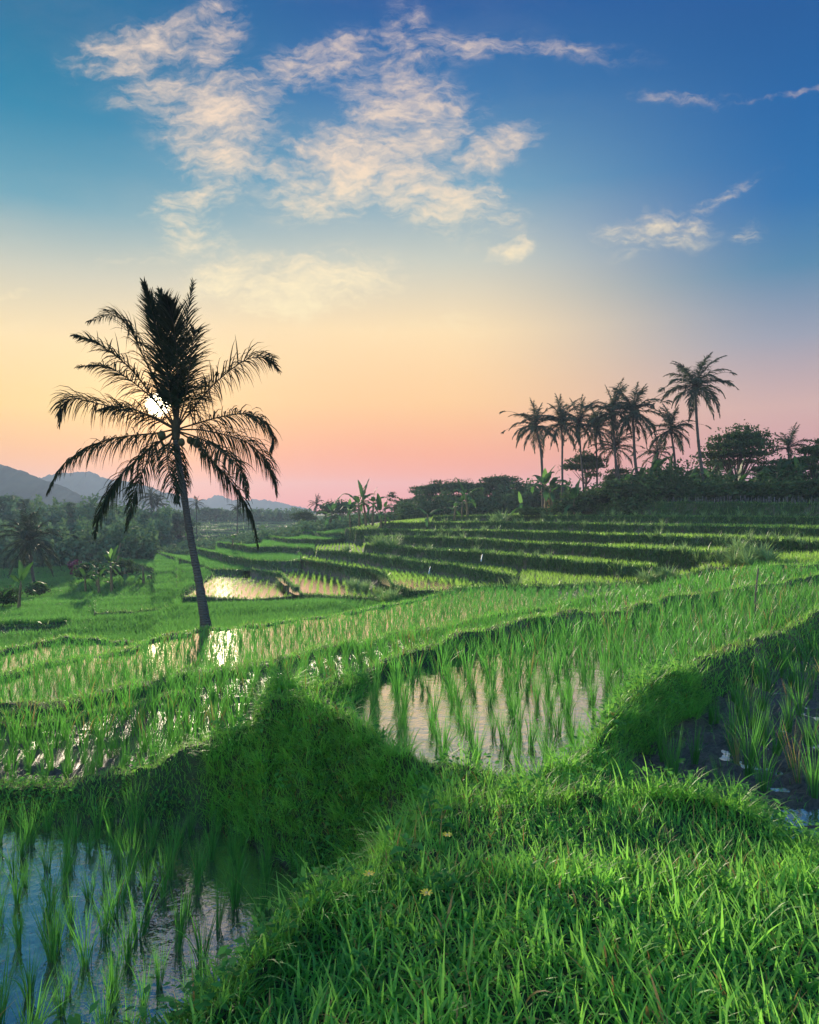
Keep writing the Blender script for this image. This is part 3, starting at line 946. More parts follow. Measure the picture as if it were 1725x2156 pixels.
# the long paddy: rows run away from the eye so that water shows between them
X, Y, Z, u = rows_in([P6], .29, .25, -.30, 8, 15, .15, g)
scatter(acc, RICE_M, X, Y, np.minimum(Z, -3.37) if False else Z, g.uniform(.75, 1.1, len(X)), g)
X, Y, Z, u = rows_in([P6, P7], .31, .25, -.30, 15, 36, .15, g)
scatter(acc, RICE_F, X, Y, Z, g.uniform(.7, 1.05, len(X)), g)
X, Y, Z, u = rows_in([P7], .27, .25, -.1, 12, 15, .15, g)
scatter(acc, RICE_F, X, Y, Z, g.uniform(.7, 1.05, len(X)), g)
rice = tag(acc.obj('rice', M['rice']), kind='stuff')

acc = Acc()
X, Y, Z, u = rows_in([FLOW, K], .17, .17, .2, 17, 42, .35, g)
scatter(acc, RICE_C, X, Y, Z, g.uniform(.95, 1.2, len(X)) + fbm(X * .5, Y * .5) * .3, g)
X, Y, Z, u = rows_in([FLOW, K], .24, .26, .2, 42, 92, .35, g)
scatter(acc, RICE_C, X, Y, Z, g.uniform(.75, 1.1, len(X)), g)
canopy = tag(acc.obj('rice', M['rice_f']), kind='stuff')

acc = Acc()
X, Y, Z, u = rows_in([R00], .55, .85, .12, 34, 62, .08, g)
scatter(acc, RICE_YF, X, Y, Z, g.uniform(.6, .8, len(X)), g)
X, Y, Z, u = rows_in([R0], .42, .55, .12, 34, 56, .12, g, cond=lambda X, Y, u: (g.random(len(X)) < np.where((u - 600) * .8 + 1200 < CV + 4.6 * F / Y, .35, .95)))
scatter(acc, RICE_YF, X, Y, Z, g.uniform(.5, .75, len(X)), g)
X, Y, Z, u = rows_in([R1], .32, .34, .1, 28, 64, .14, g, cond=lambda X, Y, u: g.random(len(X)) < np.where((u < 960) & (Y < 38.5), .30, .97))
scatter(acc, RICE_YF, X, Y, Z, g.uniform(.6, .85, len(X)), g)
X, Y, Z, u = rows_in([HILLR], .27, .30, .1, 20, 40, .14, g)
scatter(acc, RICE_Y, X, Y, Z, g.uniform(.7, .95, len(X)), g)
X, Y, Z, u = rows_in([HILLR], .32, .34, .1, 40, 80, .14, g)
scatter(acc, RICE_YF, X, Y, Z, g.uniform(.55, .75, len(X)), g)
pale = tag(acc.obj('rice', M['rice_y']), kind='stuff')

acc = Acc()
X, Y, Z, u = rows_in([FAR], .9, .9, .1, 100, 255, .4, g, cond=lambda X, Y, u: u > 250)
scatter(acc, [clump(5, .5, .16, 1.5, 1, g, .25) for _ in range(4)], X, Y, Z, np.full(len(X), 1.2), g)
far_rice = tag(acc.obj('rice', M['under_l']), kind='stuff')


# ================================================================== grass on banks, bunds and risers
cellA = (np.diff(XX[:-1], axis=1) + np.diff(XX[1:], axis=1)) * .5 * np.diff(YY, axis=0)[:, :-1]
dzy = np.diff(HZ, axis=0)[:, :-1] / np.maximum(np.diff(YY, axis=0)[:, :-1], 1e-6)
dzx = np.diff(HZ, axis=1)[:-1] / np.maximum(np.diff(XX, axis=1)[:-1], 1e-6)
cellS = cellA * np.sqrt(1 + np.minimum(dzy ** 2 + dzx ** 2, 60))
Tc = HT[:-1, :-1]
Uc = np.repeat(US[None, :-1], nr - 1, 0)
Yc = YY[:-1, :-1]


def sample(mask, dens_, g):
    lam = np.where(mask, cellS * dens_, 0)
    n = g.poisson(np.clip(lam, 0, 60))
    r, c = np.nonzero(n)
    k = n[r, c]
    r, c = np.repeat(r, k), np.repeat(c, k)
    a, b = g.random(len(r)), g.random(len(r))
    ip = lambda A: (A[r, c] * (1 - a) + A[r, c + 1] * a) * (1 - b) + (A[r + 1, c] * (1 - a) + A[r + 1, c + 1] * a) * b
    return ip(XX), ip(YY), ip(HZ)


def grass_patch(mask, dens_, L, W, nseg, g, lean=.5, curve=(.3, 1.4), down=0.0, lv=.5):
    X, Y, Z = sample(mask, dens_, g)
    n = len(X)
    P = np.stack([X, Y, Z - .01], 1)
    cl = .55 + .9 * (fbm(X * 3.1 + 5, Y * 3.1, 3) + .35)          # clumpy height
    l = L * np.clip(cl, .4, 1.5) * g.uniform(1 - lv, 1 + lv * .6, n)
    azm = g.uniform(0, 2 * math.pi, n) if not down else g.normal(-math.pi / 2, 1.1, n)
    V, Q, k = blades(P, azm, l, W * g.uniform(.6, 1.3, n), g.uniform(0, lean, n), g.uniform(*curve, n), nseg)
    rv = np.clip(g.random(n) * .8 + fbm(X * 1.1, Y * 1.1, 2) * .8 + .1, 0, .98)
    dr = g.random(n) < .03
    rv = np.where(dr, 1.0, rv)
    return V, Q, np.repeat(rv, k)


vf = (Uc > -80) & (Uc < 1805)
accg, accb = Acc(), Acc()
# foreground bank: broad blades over fine ones
vf = vf | ((Yc < 9) & (Uc < 2050) & (Uc > -320))
bank = vf & (Tc == BANK) & (Yc < 6)
accg.add(*grass_patch(bank & (Yc < 3.4), 1900, .165, .0135, 5, g, 1.3, (.2, 1.5)))
accg.add(*grass_patch(bank, 1200, .12, .0055, 4, g, .9, (.2, 1.5)))
accg.add(*grass_patch(bank & (Yc >= 3.1), 1500, .14, .009, 4, g, .7, (.3, 1.6)))
accg.add(*grass_patch(bank & (Yc < 2.9), 70, .24, .012, 6, g, .5, (.2, 1.2)))
# dead straw lying in the bank
V_, Q_, r_ = grass_patch(bank, 70, .20, .004, 4, g, 1.5, (.0, 1.0))
accg.add(V_, Q_, np.ones(len(r_)))
V_, Q_, r_ = grass_patch(bank, 30, .10, .011, 4, g, 1.5, (.3, 2.0))
accg.add(V_, Q_, np.ones(len(r_)))
# slopes near by
fc = vf & ((Tc == FACE)) & (Yc < 7.5)
accg.add(*grass_patch(fc & (Uc <= 430), 2200, .10, .0065, 4, g, .8, (.2, 1.6)))
accg.add(*grass_patch(fc & (Uc > 430), 2600, .16, .0065, 4, g, .8, (.2, 1.6)))
accg.add(*grass_patch(fc & (Uc > 430), 700, .24, .008, 5, g, .9, (.4, 1.8), down=1))
accg.add(*grass_patch(fc & (Uc > 430), 60, .34, .010, 6, g, .6, (.6, 1.6)))
bn = vf & (Tc == BUND) & (Yc < 7.5)
accb.add(*grass_patch(bn, 2200, .085, .0055, 3, g, .8, (.2, 1.6)))
accb.add(*grass_patch(bn, 150, .14, .007, 4, g, .5, (.2, 1.2)))
accb.add(*grass_patch(bn & (Uc > 1250), 500, .16, .007, 4, g, .6, (.2, 1.2)))
accb.add(*grass_patch(vf & (Tc == PLAT), 260, .07, .006, 3, g, .8, (.2, 1.6)))
# small broad leaves among the grass of the slopes and the bank
def leaflets(mask, dens_, size, g, top=.14):
    X, Y, Z = sample(mask, dens_, g)
    n = len(X)
    P = np.stack([X, Y, Z + g.uniform(.01, top, n)], 1)
    a = g.normal(0, 1, (n, 3)) * (1, 1, .45)
    a /= np.linalg.norm(a, axis=1)[:, None]
    b = np.cross(a, g.normal(0, .5, (n, 3)) + (0, 0, 1))
    b /= np.linalg.norm(b, axis=1)[:, None]
    s = size * g.uniform(.5, 1.4, (n, 1))
    a, b = a * s, b * s * .24
    V = np.stack([P, P + a * .4 - b + (0, 0, .004), P + a, P + a * .4 + b + (0, 0, .004)], 1).reshape(-1, 3)
    return V, np.arange(n * 4).reshape(-1, 4), np.repeat(g.random(n), 4)


accw = Acc()
pw_ = fbm(XX[:-1, :-1] * 1.4 + 2, YY[:-1, :-1] * 1.4 + 8, 3)
accw.add(*leaflets(fc & (pw_ > -.02), 1900, .042, g, .2))
accw.add(*leaflets(fc & (pw_ < -.08) & (Uc > 500), 700, .06, g, .22))
accw.add(*leaflets(bank & (pw_ > .05), 1000, .028, g, .09))
accw.add(*leaflets(vf & (Tc == BUND) & (Yc < 7.5) & (pw_ > 0), 900, .03, g, .07))
# turf of the bank beyond the right side of the view
nn_ = 9000
yy_ = g.uniform(.4, 4.2, nn_)
uu_ = 2050 + 1400 * g.random(nn_) ** 1.3
xx_ = (uu_ - CU) / F * yy_
zz_ = np.interp(yy_, DS, HZ[:, -1])
for L_, W_, q_ in ((.15, .013, 0), (.12, .006, 1)):
    k0 = slice(q_, None, 2)
    n_ = len(xx_[k0])
    V_, Q_, k_ = blades(np.stack([xx_[k0], yy_[k0], zz_[k0]], 1), g.uniform(0, 6.28, n_), L_ * g.uniform(.6, 1.3, n_), W_ * g.uniform(.7, 1.3, n_), g.uniform(0, 1.1, n_), g.uniform(.2, 1.5, n_), 4)
    accg.add(V_, Q_, np.repeat(g.random(n_) * .97, k_))
# shaggy tussocks hanging over the slope
X_, Y_, Z_ = sample(fc & (Uc > 440), 26, g)
for tx, ty, tz in zip(X_, Y_, Z_):
    nbl = int(g.integers(40, 90))
    rr_ = g.uniform(.02, .11, nbl)
    aa = g.uniform(0, 6.28, nbl)
    P = np.stack([tx + np.cos(aa) * rr_, ty + np.sin(aa) * rr_, np.full(nbl, tz)], 1)
    V_, Q_, k_ = blades(P, aa + g.normal(0, .5, nbl), g.uniform(.10, .26, nbl) * g.uniform(.7, 1.3), g.uniform(.004, .009, nbl), g.uniform(.05, .9, nbl), g.uniform(.6, 2.0, nbl), 5)
    accg.add(V_, Q_, np.repeat(np.clip(g.random(nbl) * .6 + g.uniform(0, .4), 0, .97), k_))
# weeds at the water's edge on the mud of the right paddy
accg.add(*grass_patch(vf & (Tc == P4) & (Yc < 9), 45, .12, .006, 3, g))
md = vf & (Yc >= 7.5) & (Yc < 15)
accb.add(*grass_patch(md & (Tc == BUND), 1100, .11, .009, 3, g, .8, (.2, 1.6)))
accg.add(*grass_patch(md & (Tc == FACE), 800, .15, .011, 3, g, .7, (.4, 1.8), down=1))
md = vf & (Yc >= 15) & (Yc < 27)
accb.add(*grass_patch(md & (Tc == BUND), 420, .14, .018, 2, g, .8, (.2, 1.6)))
accg.add(*grass_patch(md & (Tc == FACE), 300, .20, .020, 2, g, .7, (.4, 1.8), down=1))
md = vf & (Yc >= 27) & (Yc < 92)
accb.add(*grass_patch(md & (Tc == BUND), 110, .20, .040, 2, g, .8, (.2, 1.6)))
acct = Acc()
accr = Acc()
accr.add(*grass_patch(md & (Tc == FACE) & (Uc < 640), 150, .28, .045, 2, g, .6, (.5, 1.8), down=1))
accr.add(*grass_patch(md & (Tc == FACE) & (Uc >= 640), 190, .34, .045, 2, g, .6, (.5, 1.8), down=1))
acct.add(*grass_patch(md & (Tc == FACE), 6, .55, .05, 3, g, .4, (.5, 1.5), down=1))
acct.add(*grass_patch(vf & (Yc >= 92) & (Tc == FACE), 1.6, 1.1, .3, 1, g, .6, (.5, 1.5)))
tag(accg.obj('grass', M['grass']), kind='stuff')
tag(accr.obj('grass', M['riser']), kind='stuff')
tag(accb.obj('grass', M['bund']), kind='stuff')
tag(accw.obj('ground_cover', M['weed']), kind='stuff')
tag(acct.obj('grass', M['tuft']), kind='stuff')

# ================================================================== palms
def frond_mesh(acc, acr, P, side, L_leaf, n_pairs, nseg, w, g, start=.14, droop=1.0, up=.25, rr=.022, fwd=.75, miss=.06):
    """leaflets along the rachis P; acc takes leaflets, acr the rachis. side: horizontal vector across the frond"""
    m = len(P)
    T = np.gradient(P, axis=0)
    T /= np.linalg.norm(T, axis=1)[:, None]
    V, Q = tube(P, np.linspace(rr, rr * .2, m), 5)
    acr.add(V, Q)
    s = np.repeat(np.linspace(start, .985, n_pairs), 2) + g.normal(0, .004, n_pairs * 2)
    s = np.clip(s, 0, 1)
    sg = np.tile([-1.0, 1.0], n_pairs)
    keep_ = g.random(len(s)) > miss
    s, sg = s[keep_], sg[keep_]
    n = len(s)
    x = s * (m - 1)
    i = np.minimum(x.astype(int), m - 2)
    f = (x - i)[:, None]
    B = P[i] * (1 - f) + P[i + 1] * f
    t = T[i] * (1 - f) + T[i + 1] * f
    sd = np.asarray(side, float)[None, :] * sg[:, None]
    nrm = np.cross(np.asarray(side, float)[None, :], t)
    nrm *= np.sign(nrm[:, 2:3] + 1e-6)
    ss = (s - start) / (1 - start)
    prof = np.sin(np.clip(ss * 1.15 + .22, 0, 1.2) * math.pi / 1.28) ** .6
    prof = np.clip(prof, .25, 1) * (1 - .45 * ss ** 3)
    ln = L_leaf * prof * g.uniform(.72, 1.1, n)
    d = sd * (1 - .45 * ss[:, None]) + t * (fwd * (.7 + 1.2 * ss[:, None])) + nrm * (up + g.normal(0, .22, (n, 1)))
    d += g.normal(0, .12, (n, 3))
    d /= np.linalg.norm(d, axis=1)[:, None]
    pts = [B]
    grav = np.array([0, 0, -1.0])
    dr = droop * g.uniform(.6, 1.5, (n, 1))
    cur = d
    for k in range(nseg):
        cur = cur + grav * dr * (.9 / nseg) * (.5 + k * 1.2 / nseg)
        cur /= np.linalg.norm(cur, axis=1)[:, None]
        pts.append(pts[-1] + cur * (ln / nseg)[:, None])
    C = np.stack(pts, 1)
    wd = np.cross(cur, g.normal(0, 1, (n, 3)))
    wd /= np.linalg.norm(wd, axis=1)[:, None] + 1e-9
    pf = np.array([.7, 1.0, .8, .45, .08]) if nseg == 4 else (np.array([.8, 1, .6, .08]) if nseg == 3 else np.array([1, .85, .1]))
    hw = (w * .5 * g.uniform(.7, 1.25, (n, 1)) * pf[None, :])[:, :, None] * wd[:, None, :]
    V = np.stack([C - hw, C + hw], 2).reshape(-1, 3)
    kk = (nseg + 1) * 2
    b = ((np.arange(n) * kk)[:, None] + (np.arange(nseg) * 2)[None, :]).ravel()
    acc.add(V, np.stack([b, b + 1, b + 3, b + 2], 1), np.repeat(g.random(n) * .93, kk))


def ringed(path, r0, r1, flare, n=60, k=12):
    p = curve_pts(path, n)
    t = np.linspace(0, 1, n)
    r = r0 * (1 - t) + r1 * t + flare * np.exp(-t * 14)
    r = r * (1 + .05 * np.sin(t * 160) * (t > .02)) + .004 * rng.normal(0, 1, n)
    return tube(p, r, k)


# --- the big palm in front of the sun
PD = 20.0
px = lambda zx, zy, dd=0.0: at(zx * .3966, 526.3 + zy * .3966, PD + dd)
base = at(440, 1329, PD)
base[2] = ground_z(base[0], base[1]) - .1
palm = empty('coconut_palm', tuple(base))
tag(palm, 'large dark coconut palm with leaning trunk standing alone, low sun behind its crown', 'palm tree')
gp = np.random.default_rng(5)
loc = lambda A: np.asarray(A) - base
tp = [base, px(1062, 1790), px(1030, 1620), px(1000, 1450), px(975, 1280), px(950, 1130), px(935, 1000), px(932, 950)]
V, Q = ringed(loc(tp), .112, .088, .10, 90, 14)
mk('trunk', V, Q, M['trunk'], palm, smooth=True)
# fronds traced by their rachis: (control points in the zoomed picture, depth of tip, leaflet length, pairs, droop, up)
FR = [([(935, 940), (905, 780), (870, 560), (810, 330), (765, 175)], -1.3, .80, 78, .35, .1),
      ([(935, 930), (915, 740), (890, 500), (868, 300), (850, 215)], 1.0, .85, 84, .30, .1),
      ([(940, 930), (945, 700), (935, 480), (905, 330), (880, 250)], -1.6, .80, 80, .35, .1),
      ([(942, 935), (958, 760), (985, 560), (995, 350), (1028, 160)], 1.2, .66, 72, .5, .1),
      ([(945, 935), (985, 780), (1010, 600), (1030, 450), (1050, 420)], -1.5, .68, 60, .6, .1),
      ([(925, 930), (840, 740), (760, 560), (690, 420), (600, 345), (465, 385)], .7, .68, 76, .9, .3),
      ([(925, 930), (830, 810), (720, 660), (600, 550), (480, 480), (395, 455)], -.7, .66, 74, .8, .3),
      ([(920, 935), (820, 800), (690, 690), (560, 615), (415, 620)], 1.2, .62, 64, .9, .3),
      ([(920, 940), (800, 880), (660, 850), (500, 810), (380, 790), (330, 850), (318, 930)], -.5, .66, 84, 1.2, .25),
      ([(915, 945), (830, 900), (700, 840), (600, 830), (520, 850)], 2.0, .62, 60, 1.1, .25),
      ([(915, 955), (830, 972), (700, 985), (560, 1010), (430, 1070), (320, 1160), (250, 1290)], .6, .74, 92, 1.6, .1),
      ([(920, 970), (830, 1030), (730, 1110), (640, 1200), (570, 1310), (525, 1420), (505, 1520)], -1.0, .70, 84, 1.5, .1),
      ([(920, 975), (840, 1030), (780, 1130), (730, 1250), (695, 1370), (672, 1490)], -1.6, .50, 76, 1.6, .0),
      ([(925, 975), (895, 1050), (895, 1150), (925, 1260), (948, 1350)], -1.9, .55, 66, 1.5, .0),
      ([(930, 975), (940, 1050), (955, 1150), (970, 1240), (985, 1310)], 1.6, .5, 60, 1.5, .0),
      ([(945, 940), (1020, 850), (1110, 740), (1220, 640), (1330, 575), (1430, 580), (1480, 640)], .5, .68, 88, 1.1, .3),
      ([(945, 940), (1000, 830), (1050, 740), (1090, 680)], 2.2, .6, 56, .8, .2),
      ([(950, 950), (1050, 920), (1180, 885), (1310, 870), (1400, 910), (1445, 990), (1440, 1070)], -.6, .66, 86, 1.4, .2),
      ([(955, 955), (1060, 955), (1190, 980), (1310, 1020), (1400, 1100), (1450, 1200), (1470, 1300)], .7, .72, 90, 1.5, .15),
      ([(955, 965), (1060, 1000), (1150, 1050), (1230, 1110), (1290, 1210), (1315, 1320)], -1.4, .60, 74, 1.5, .1),
      ([(955, 970), (1050, 1030), (1130, 1120), (1210, 1210), (1290, 1320), (1345, 1440), (1370, 1580)], .9, .68, 88, 1.5, .1)]
for cp, dd, ll, npair, dr, up in FR:
    k = len(cp)
    P = np.array([px(x, y, dd * (i / (k - 1)) ** 1.2) for i, (x, y) in enumerate(cp)])
    P = loc(curve_pts(P, 26))
    hv = P[-1] - P[0]
    hz = np.array([hv[0], hv[1] * 1.0, 0.0])
    hz /= np.linalg.norm(hz)
    sd = np.array([-hz[1], hz[0], 0.0])
    if abs(cp[-1][0] - cp[0][0]) < 190:      # fronds seen from the front: leaflets spread sideways
        sd = np.array([1.0, .15, 0.0]) / 1.011
    else:
        sd = sd + np.array([0, 0, gp.choice([-1, 1]) * gp.uniform(.35, .8)])
        sd /= np.linalg.norm(sd)
    ar, al = Acc(), Acc()
    hv_ = dr < .45
    frond_mesh(al, ar, P, sd, ll * (1.25 if hv_ else 1.5), int(npair * (2.0 if hv_ else 1.45)), 4, .050 if hv_ else .036, gp, droop=dr * (1.2 if hv_ else 1.5), up=up, rr=.028, fwd=(1.1 if dr < .7 else .5))
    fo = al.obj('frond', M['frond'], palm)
    ar.obj('midrib', M['rachis'], fo)
for (zx, zy, r, dd) in ((860, 985, .12, -.2), (965, 1020, .10, -.2), (1010, 1010, .10, .1), (1045, 1025, .12, -.2)):
    bm_ = Acc()
    th = np.linspace(0, math.pi, 9)
    prof = np.stack([np.sin(th) * r * (1 + .1 * np.cos(th)), -np.cos(th) * r * 1.2], 1)
    a = np.arange(10) * 2 * math.pi / 10
    c = loc(px(zx, zy, dd))
    V = np.array([[c[0] + p[0] * math.cos(x), c[1] + p[0] * math.sin(x), c[2] + p[1]] for p in prof for x in a])
    Q = [[i * 10 + j, i * 10 + (j + 1) % 10, (i + 1) * 10 + (j + 1) % 10, (i + 1) * 10 + j] for i in range(8) for j in range(10)]
    mk('coconut', V, np.array(Q), M['coconut'], palm, smooth=True)
# fibrous heart of the crown
V, Q = tube(loc([px(935, 1010), px(935, 960), px(937, 900), px(938, 840)]), [.10, .13, .09, .03], 10)
mk('crown_heart', V, Q, M['rachis'], palm, smooth=True)


# --- palms at a distance share frond meshes
def proto_frond(el, L, curl, g, ll, pairs, w, tipkink=0.0):
    """frond along +X, starting at elevation el (deg) and bending down"""
    n = 16
    P = [np.zeros(3)]
    a = R(el)
    for i in range(n - 1):
        a -= R(curl) / n * (.4 + 1.4 * i / n)
        P.append(P[-1] + np.array([math.cos(a), 0, math.sin(a)]) * L / n)
    P = np.array(P)
    ar, al = Acc(), Acc()
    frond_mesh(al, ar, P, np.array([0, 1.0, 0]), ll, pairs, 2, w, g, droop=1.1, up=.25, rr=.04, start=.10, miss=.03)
    V = np.concatenate(al.V + ar.V)
    nL = sum(len(v) for v in al.V)
    fq, ft = [], []
    for f in al.F:
        fq.append(f)
    for f in ar.F:
        (fq if f.shape[1] == 4 else ft).append(f + nL)
    rr_ = np.concatenate(al.R + ar.R)
    return mk('frond', V, [np.concatenate(fq), np.concatenate(ft)], M['frond_far'], rnd=rr_, link=False).data


gf = np.random.default_rng(11)
FP = {}
for el, curl in ((82, 25), (68, 55), (50, 85), (30, 85), (8, 75), (-20, 60), (-50, 32)):
    FP[el] = [proto_frond(el, 3.6 * gf.uniform(.92, 1.08), curl * gf.uniform(.85, 1.15), gf, .88, 50, .066) for _ in range(2)]
# old frond stripped to a bare rib with a tuft at its tip
FPT = []
for el, curl in ((35, 60), (5, 50)):
    P = [np.zeros(3)]
    a = R(el)
    for i in range(15):
        a -= R(curl) / 16 * (.4 + 1.4 * i / 16)
        P.append(P[-1] + np.array([math.cos(a), 0, math.sin(a)]) * 4.2 / 16)
    ar, al = Acc(), Acc()
    frond_mesh(al, ar, np.array(P), np.array([0, 1.0, 0]), .6, 12, 2, .07, gf, droop=1.2, rr=.035, start=.86)
    V = np.concatenate(al.V + ar.V)
    nL = sum(len(v) for v in al.V)
    fq, ft = list(al.F), []
    for f in ar.F:
        (fq if f.shape[1] == 4 else ft).append(f + nL)
    FPT.append(mk('frond', V, [np.concatenate(fq), np.concatenate(ft)], M['frond_far'], rnd=np.concatenate(al.R + ar.R), link=False).data)


def far_palm(path, label, group, scale=1.0, nfr=24, seed=0, r=.15, strip=3, low=-48, lean=(0, 0)):
    """path: world points from foot to crown"""
    g = np.random.default_rng(seed + 100)
    path = np.array(path, float)
    b = path[0].copy()
    root = empty('coconut_palm', tuple(b))
    tag(root, label, 'palm tree', group)
    V, Q = ringed(path - b, r, r * .68, r * .5, 40, 8)
    mk('trunk', V, Q, M['trunk_far'], root, smooth=True)
    top = path[-1] - b
    els = list(FP.keys())
    for i in range(nfr):
        q = i / nfr
        want = 84 - q * (84 - low)
        el = min(els, key=lambda e: abs(e - (want + g.normal(0, 8))))
        me = FP[el][g.integers(0, 2)]
        o = bpy.data.objects.new('frond', me)
        COL.objects.link(o)
        o.parent = root
        o.location = top + np.array([0, 0, .15 * (1 - q)])
        o.rotation_euler = (g.normal(0, .12) + lean[0], g.normal(0, .08), i * 2.3999 + g.normal(0, .25))
        s = scale * g.uniform(.78, 1.05)
        o.scale = (s, s, s)
    for i in range(strip):
        o = bpy.data.objects.new('frond', FPT[i % 2])
        COL.objects.link(o)
        o.parent = root
        o.location = top
        o.rotation_euler = (0, g.normal(0, .1), g.uniform(0, 6.28) if i > 1 else (g.uniform(-.3, .3) + i * math.pi))
        s = scale * g.uniform(.9, 1.1)
        o.scale = (s, s, s)
    V, Q = tube([top + (0, 0, -.45 * scale), top + (0, 0, 0), top + (0, 0, .6 * scale)], [.14 * scale, .26 * scale, .05], 7)
    mk('crown_heart', V, Q, M['rachis'], root)
    return root


def palm_px(pts, d, *a, **k):
    """pts: (u, v) from crown down to foot"""
    P = [at(u, v, d) for u, v in pts[::-1]]
    gz = ground_z(P[0][0], P[0][1])
    P[0][2] = min(P[0][2], gz)
    return far_palm(curve_pts(P, 10), *a, **k)


GP = 'tall coconut palms in the grove above the terraces'
# (crown ... foot) in tracing pixels
palm_px([(1463, 814), (1468, 900), (1474, 960), (1487, 1052)], 60, 'tallest coconut palm, standing right of the others and clear against the sky', GP, 1.12, 27, 1, strip=5)
palm_px([(1128, 898), (1133, 920), (1140, 960), (1145, 1045)], 66, 'leftmost tall coconut palm of the grove, full round crown', GP, .98, 26, 2, r=.13)
palm_px([(1182, 893), (1184, 930), (1184, 980), (1185, 1052)], 65, 'thin upright coconut palm, second from left in the grove', GP, .92, 24, 3, r=.11)
palm_px([(1220, 890), (1222, 940), (1226, 990), (1232, 1050)], 66, 'thin coconut palm, third from left in the grove', GP, .85, 22, 4, r=.10)
palm_px([(1255, 905), (1256, 950), (1257, 990), (1258, 1050)], 68, 'coconut palm with a low crown, fourth from left in the grove', GP, .88, 24, 5, r=.10)
palm_px([(1290, 868), (1293, 930), (1300, 990), (1318, 1050)], 64, 'high crowned coconut palm leaning left, fifth from left in the grove', GP, 1.0, 25, 6, r=.12)
palm_px([(1332, 870), (1335, 925), (1338, 975), (1352, 1048)], 62, 'coconut palm with curved pale trunk, right of the crowded middle crowns', GP, 1.05, 27, 7, r=.15)
palm_px([(1295, 945), (1296, 980), (1298, 1010), (1300, 1050)], 67, 'short coconut palm whose crown spreads below the two high middle crowns', GP, .88, 20, 8, r=.10, low=-30)
palm_px([(1413, 905), (1416, 930), (1420, 960), (1430, 1040)], 66, 'medium coconut palm just left of the tallest one', GP, .92, 25, 9, r=.12)
palm_px([(1384, 955), (1385, 975), (1386, 1000), (1388, 1045)], 70, 'small coconut palm half hidden behind banana leaves', GP, .75, 16, 10, r=.12)
palm_px([(1660, 945), (1661, 975), (1662, 1005), (1664, 1050)], 66, 'young coconut palm at the far right rising over dark trees', GP, .80, 15, 12, r=.12, low=0, strip=2)
palm_px([(62, 1142), (66, 1185), (72, 1225), (82, 1257)], 57, 'dark coconut palm on the lower left fields with a thin bent trunk', None, 1.0, 30, 13, r=.14)
GL = 'small far palms on the left skyline'
palm_px([(318, 1048), (319, 1065), (320, 1090)], 118, 'taller of the two small palms together on the far left skyline', GL, .85, 20, 14, r=.1, strip=1)
palm_px([(331, 1062), (331, 1075), (331, 1095)], 120, 'shorter of the two small palms together on the far left skyline', GL, .8, 18, 15, r=.1, strip=2)
palm_px([(414, 1062), (414, 1072), (415, 1095)], 125, 'tiny palm on the skyline just right of the big trunk', GL, .6, 14, 16, r=.1, strip=0)
palm_px([(500, 1072), (500, 1080), (500, 1098)], 125, 'tiny palm on the skyline behind the hanging right fronds', GL, .7, 14, 17, r=.1, strip=0)
palm_px([(667, 1062), (666, 1075), (665, 1098)], 100, 'feathery small palm at the left end of the middle tree row', GL, .5, 16, 18, r=.08, strip=0)


# ================================================================== bananas
def banana_leaf(L, W, el, curl, g, torn=.25, n=14):
    """leaf along +X"""
    a = R(el)
    C = [np.zeros(3)]
    for i in range(n):
        a -= R(curl) / n * (.3 + 1.5 * i / n)
        C.append(C[-1] + np.array([math.cos(a), 0, math.sin(a)]) * L / n)
    C = np.array(C)
    s = np.linspace(0, 1, n + 1)
    prof = np.where(s < .16, .05, np.sin(np.clip((s - .12) / .88, 0, 1) ** .75 * math.pi) ** .55)
    prof[-1] = .03
    V, Q, base_ = [], [], 0
    for sg in (-1, 1):
        # strips with tears between some of them
        w = W * .5 * prof * (1 - torn * g.random(n + 1))
        dz = -.35 * w * g.uniform(.2, 1.6, n + 1)
        for i in range(n):
            o = sg * np.array([0, 1, 0])
            j = g.normal(0, .03 * L, 1)[0] * torn
            p0, p1 = C[i], C[i + 1]
            V += [p0, p1, p1 + o * w[i + 1] + (j, 0, dz[i + 1]), p0 + o * w[i] + (j * .5, 0, dz[i])]
            Q.append([base_, base_ + 1, base_ + 2, base_ + 3])
            base_ += 4
    return np.array(V), np.array(Q)


gb = np.random.default_rng(31)
BL = {}
for key, (el, curl, t) in {'up': (80, 35, .15), 'mid': (58, 80, .35), 'arc': (38, 110, .45), 'low': (5, 90, .5), 'hang': (-45, 40, .7)}.items():
    BL[key] = []
    for i in range(3):
        V, Q = banana_leaf(2.1 * gb.uniform(.9, 1.1), .52, el, curl * gb.uniform(.8, 1.2), gb, t)
        BL[key].append(mk('leaf', V, Q, M['banana'], rnd=np.repeat(gb.random(), len(V)), link=False).data)
V, Q = banana_leaf(1.5, .42, 80, 18, gb, .08)
BY = mk('leaf', V, Q, M['banana_b'], rnd=np.full(len(V), .6), link=False).data
V, Q = banana_leaf(1.5, .35, -70, 15, gb, .8)
BDRY = mk('leaf', V, Q, M['drybanana'], link=False).data


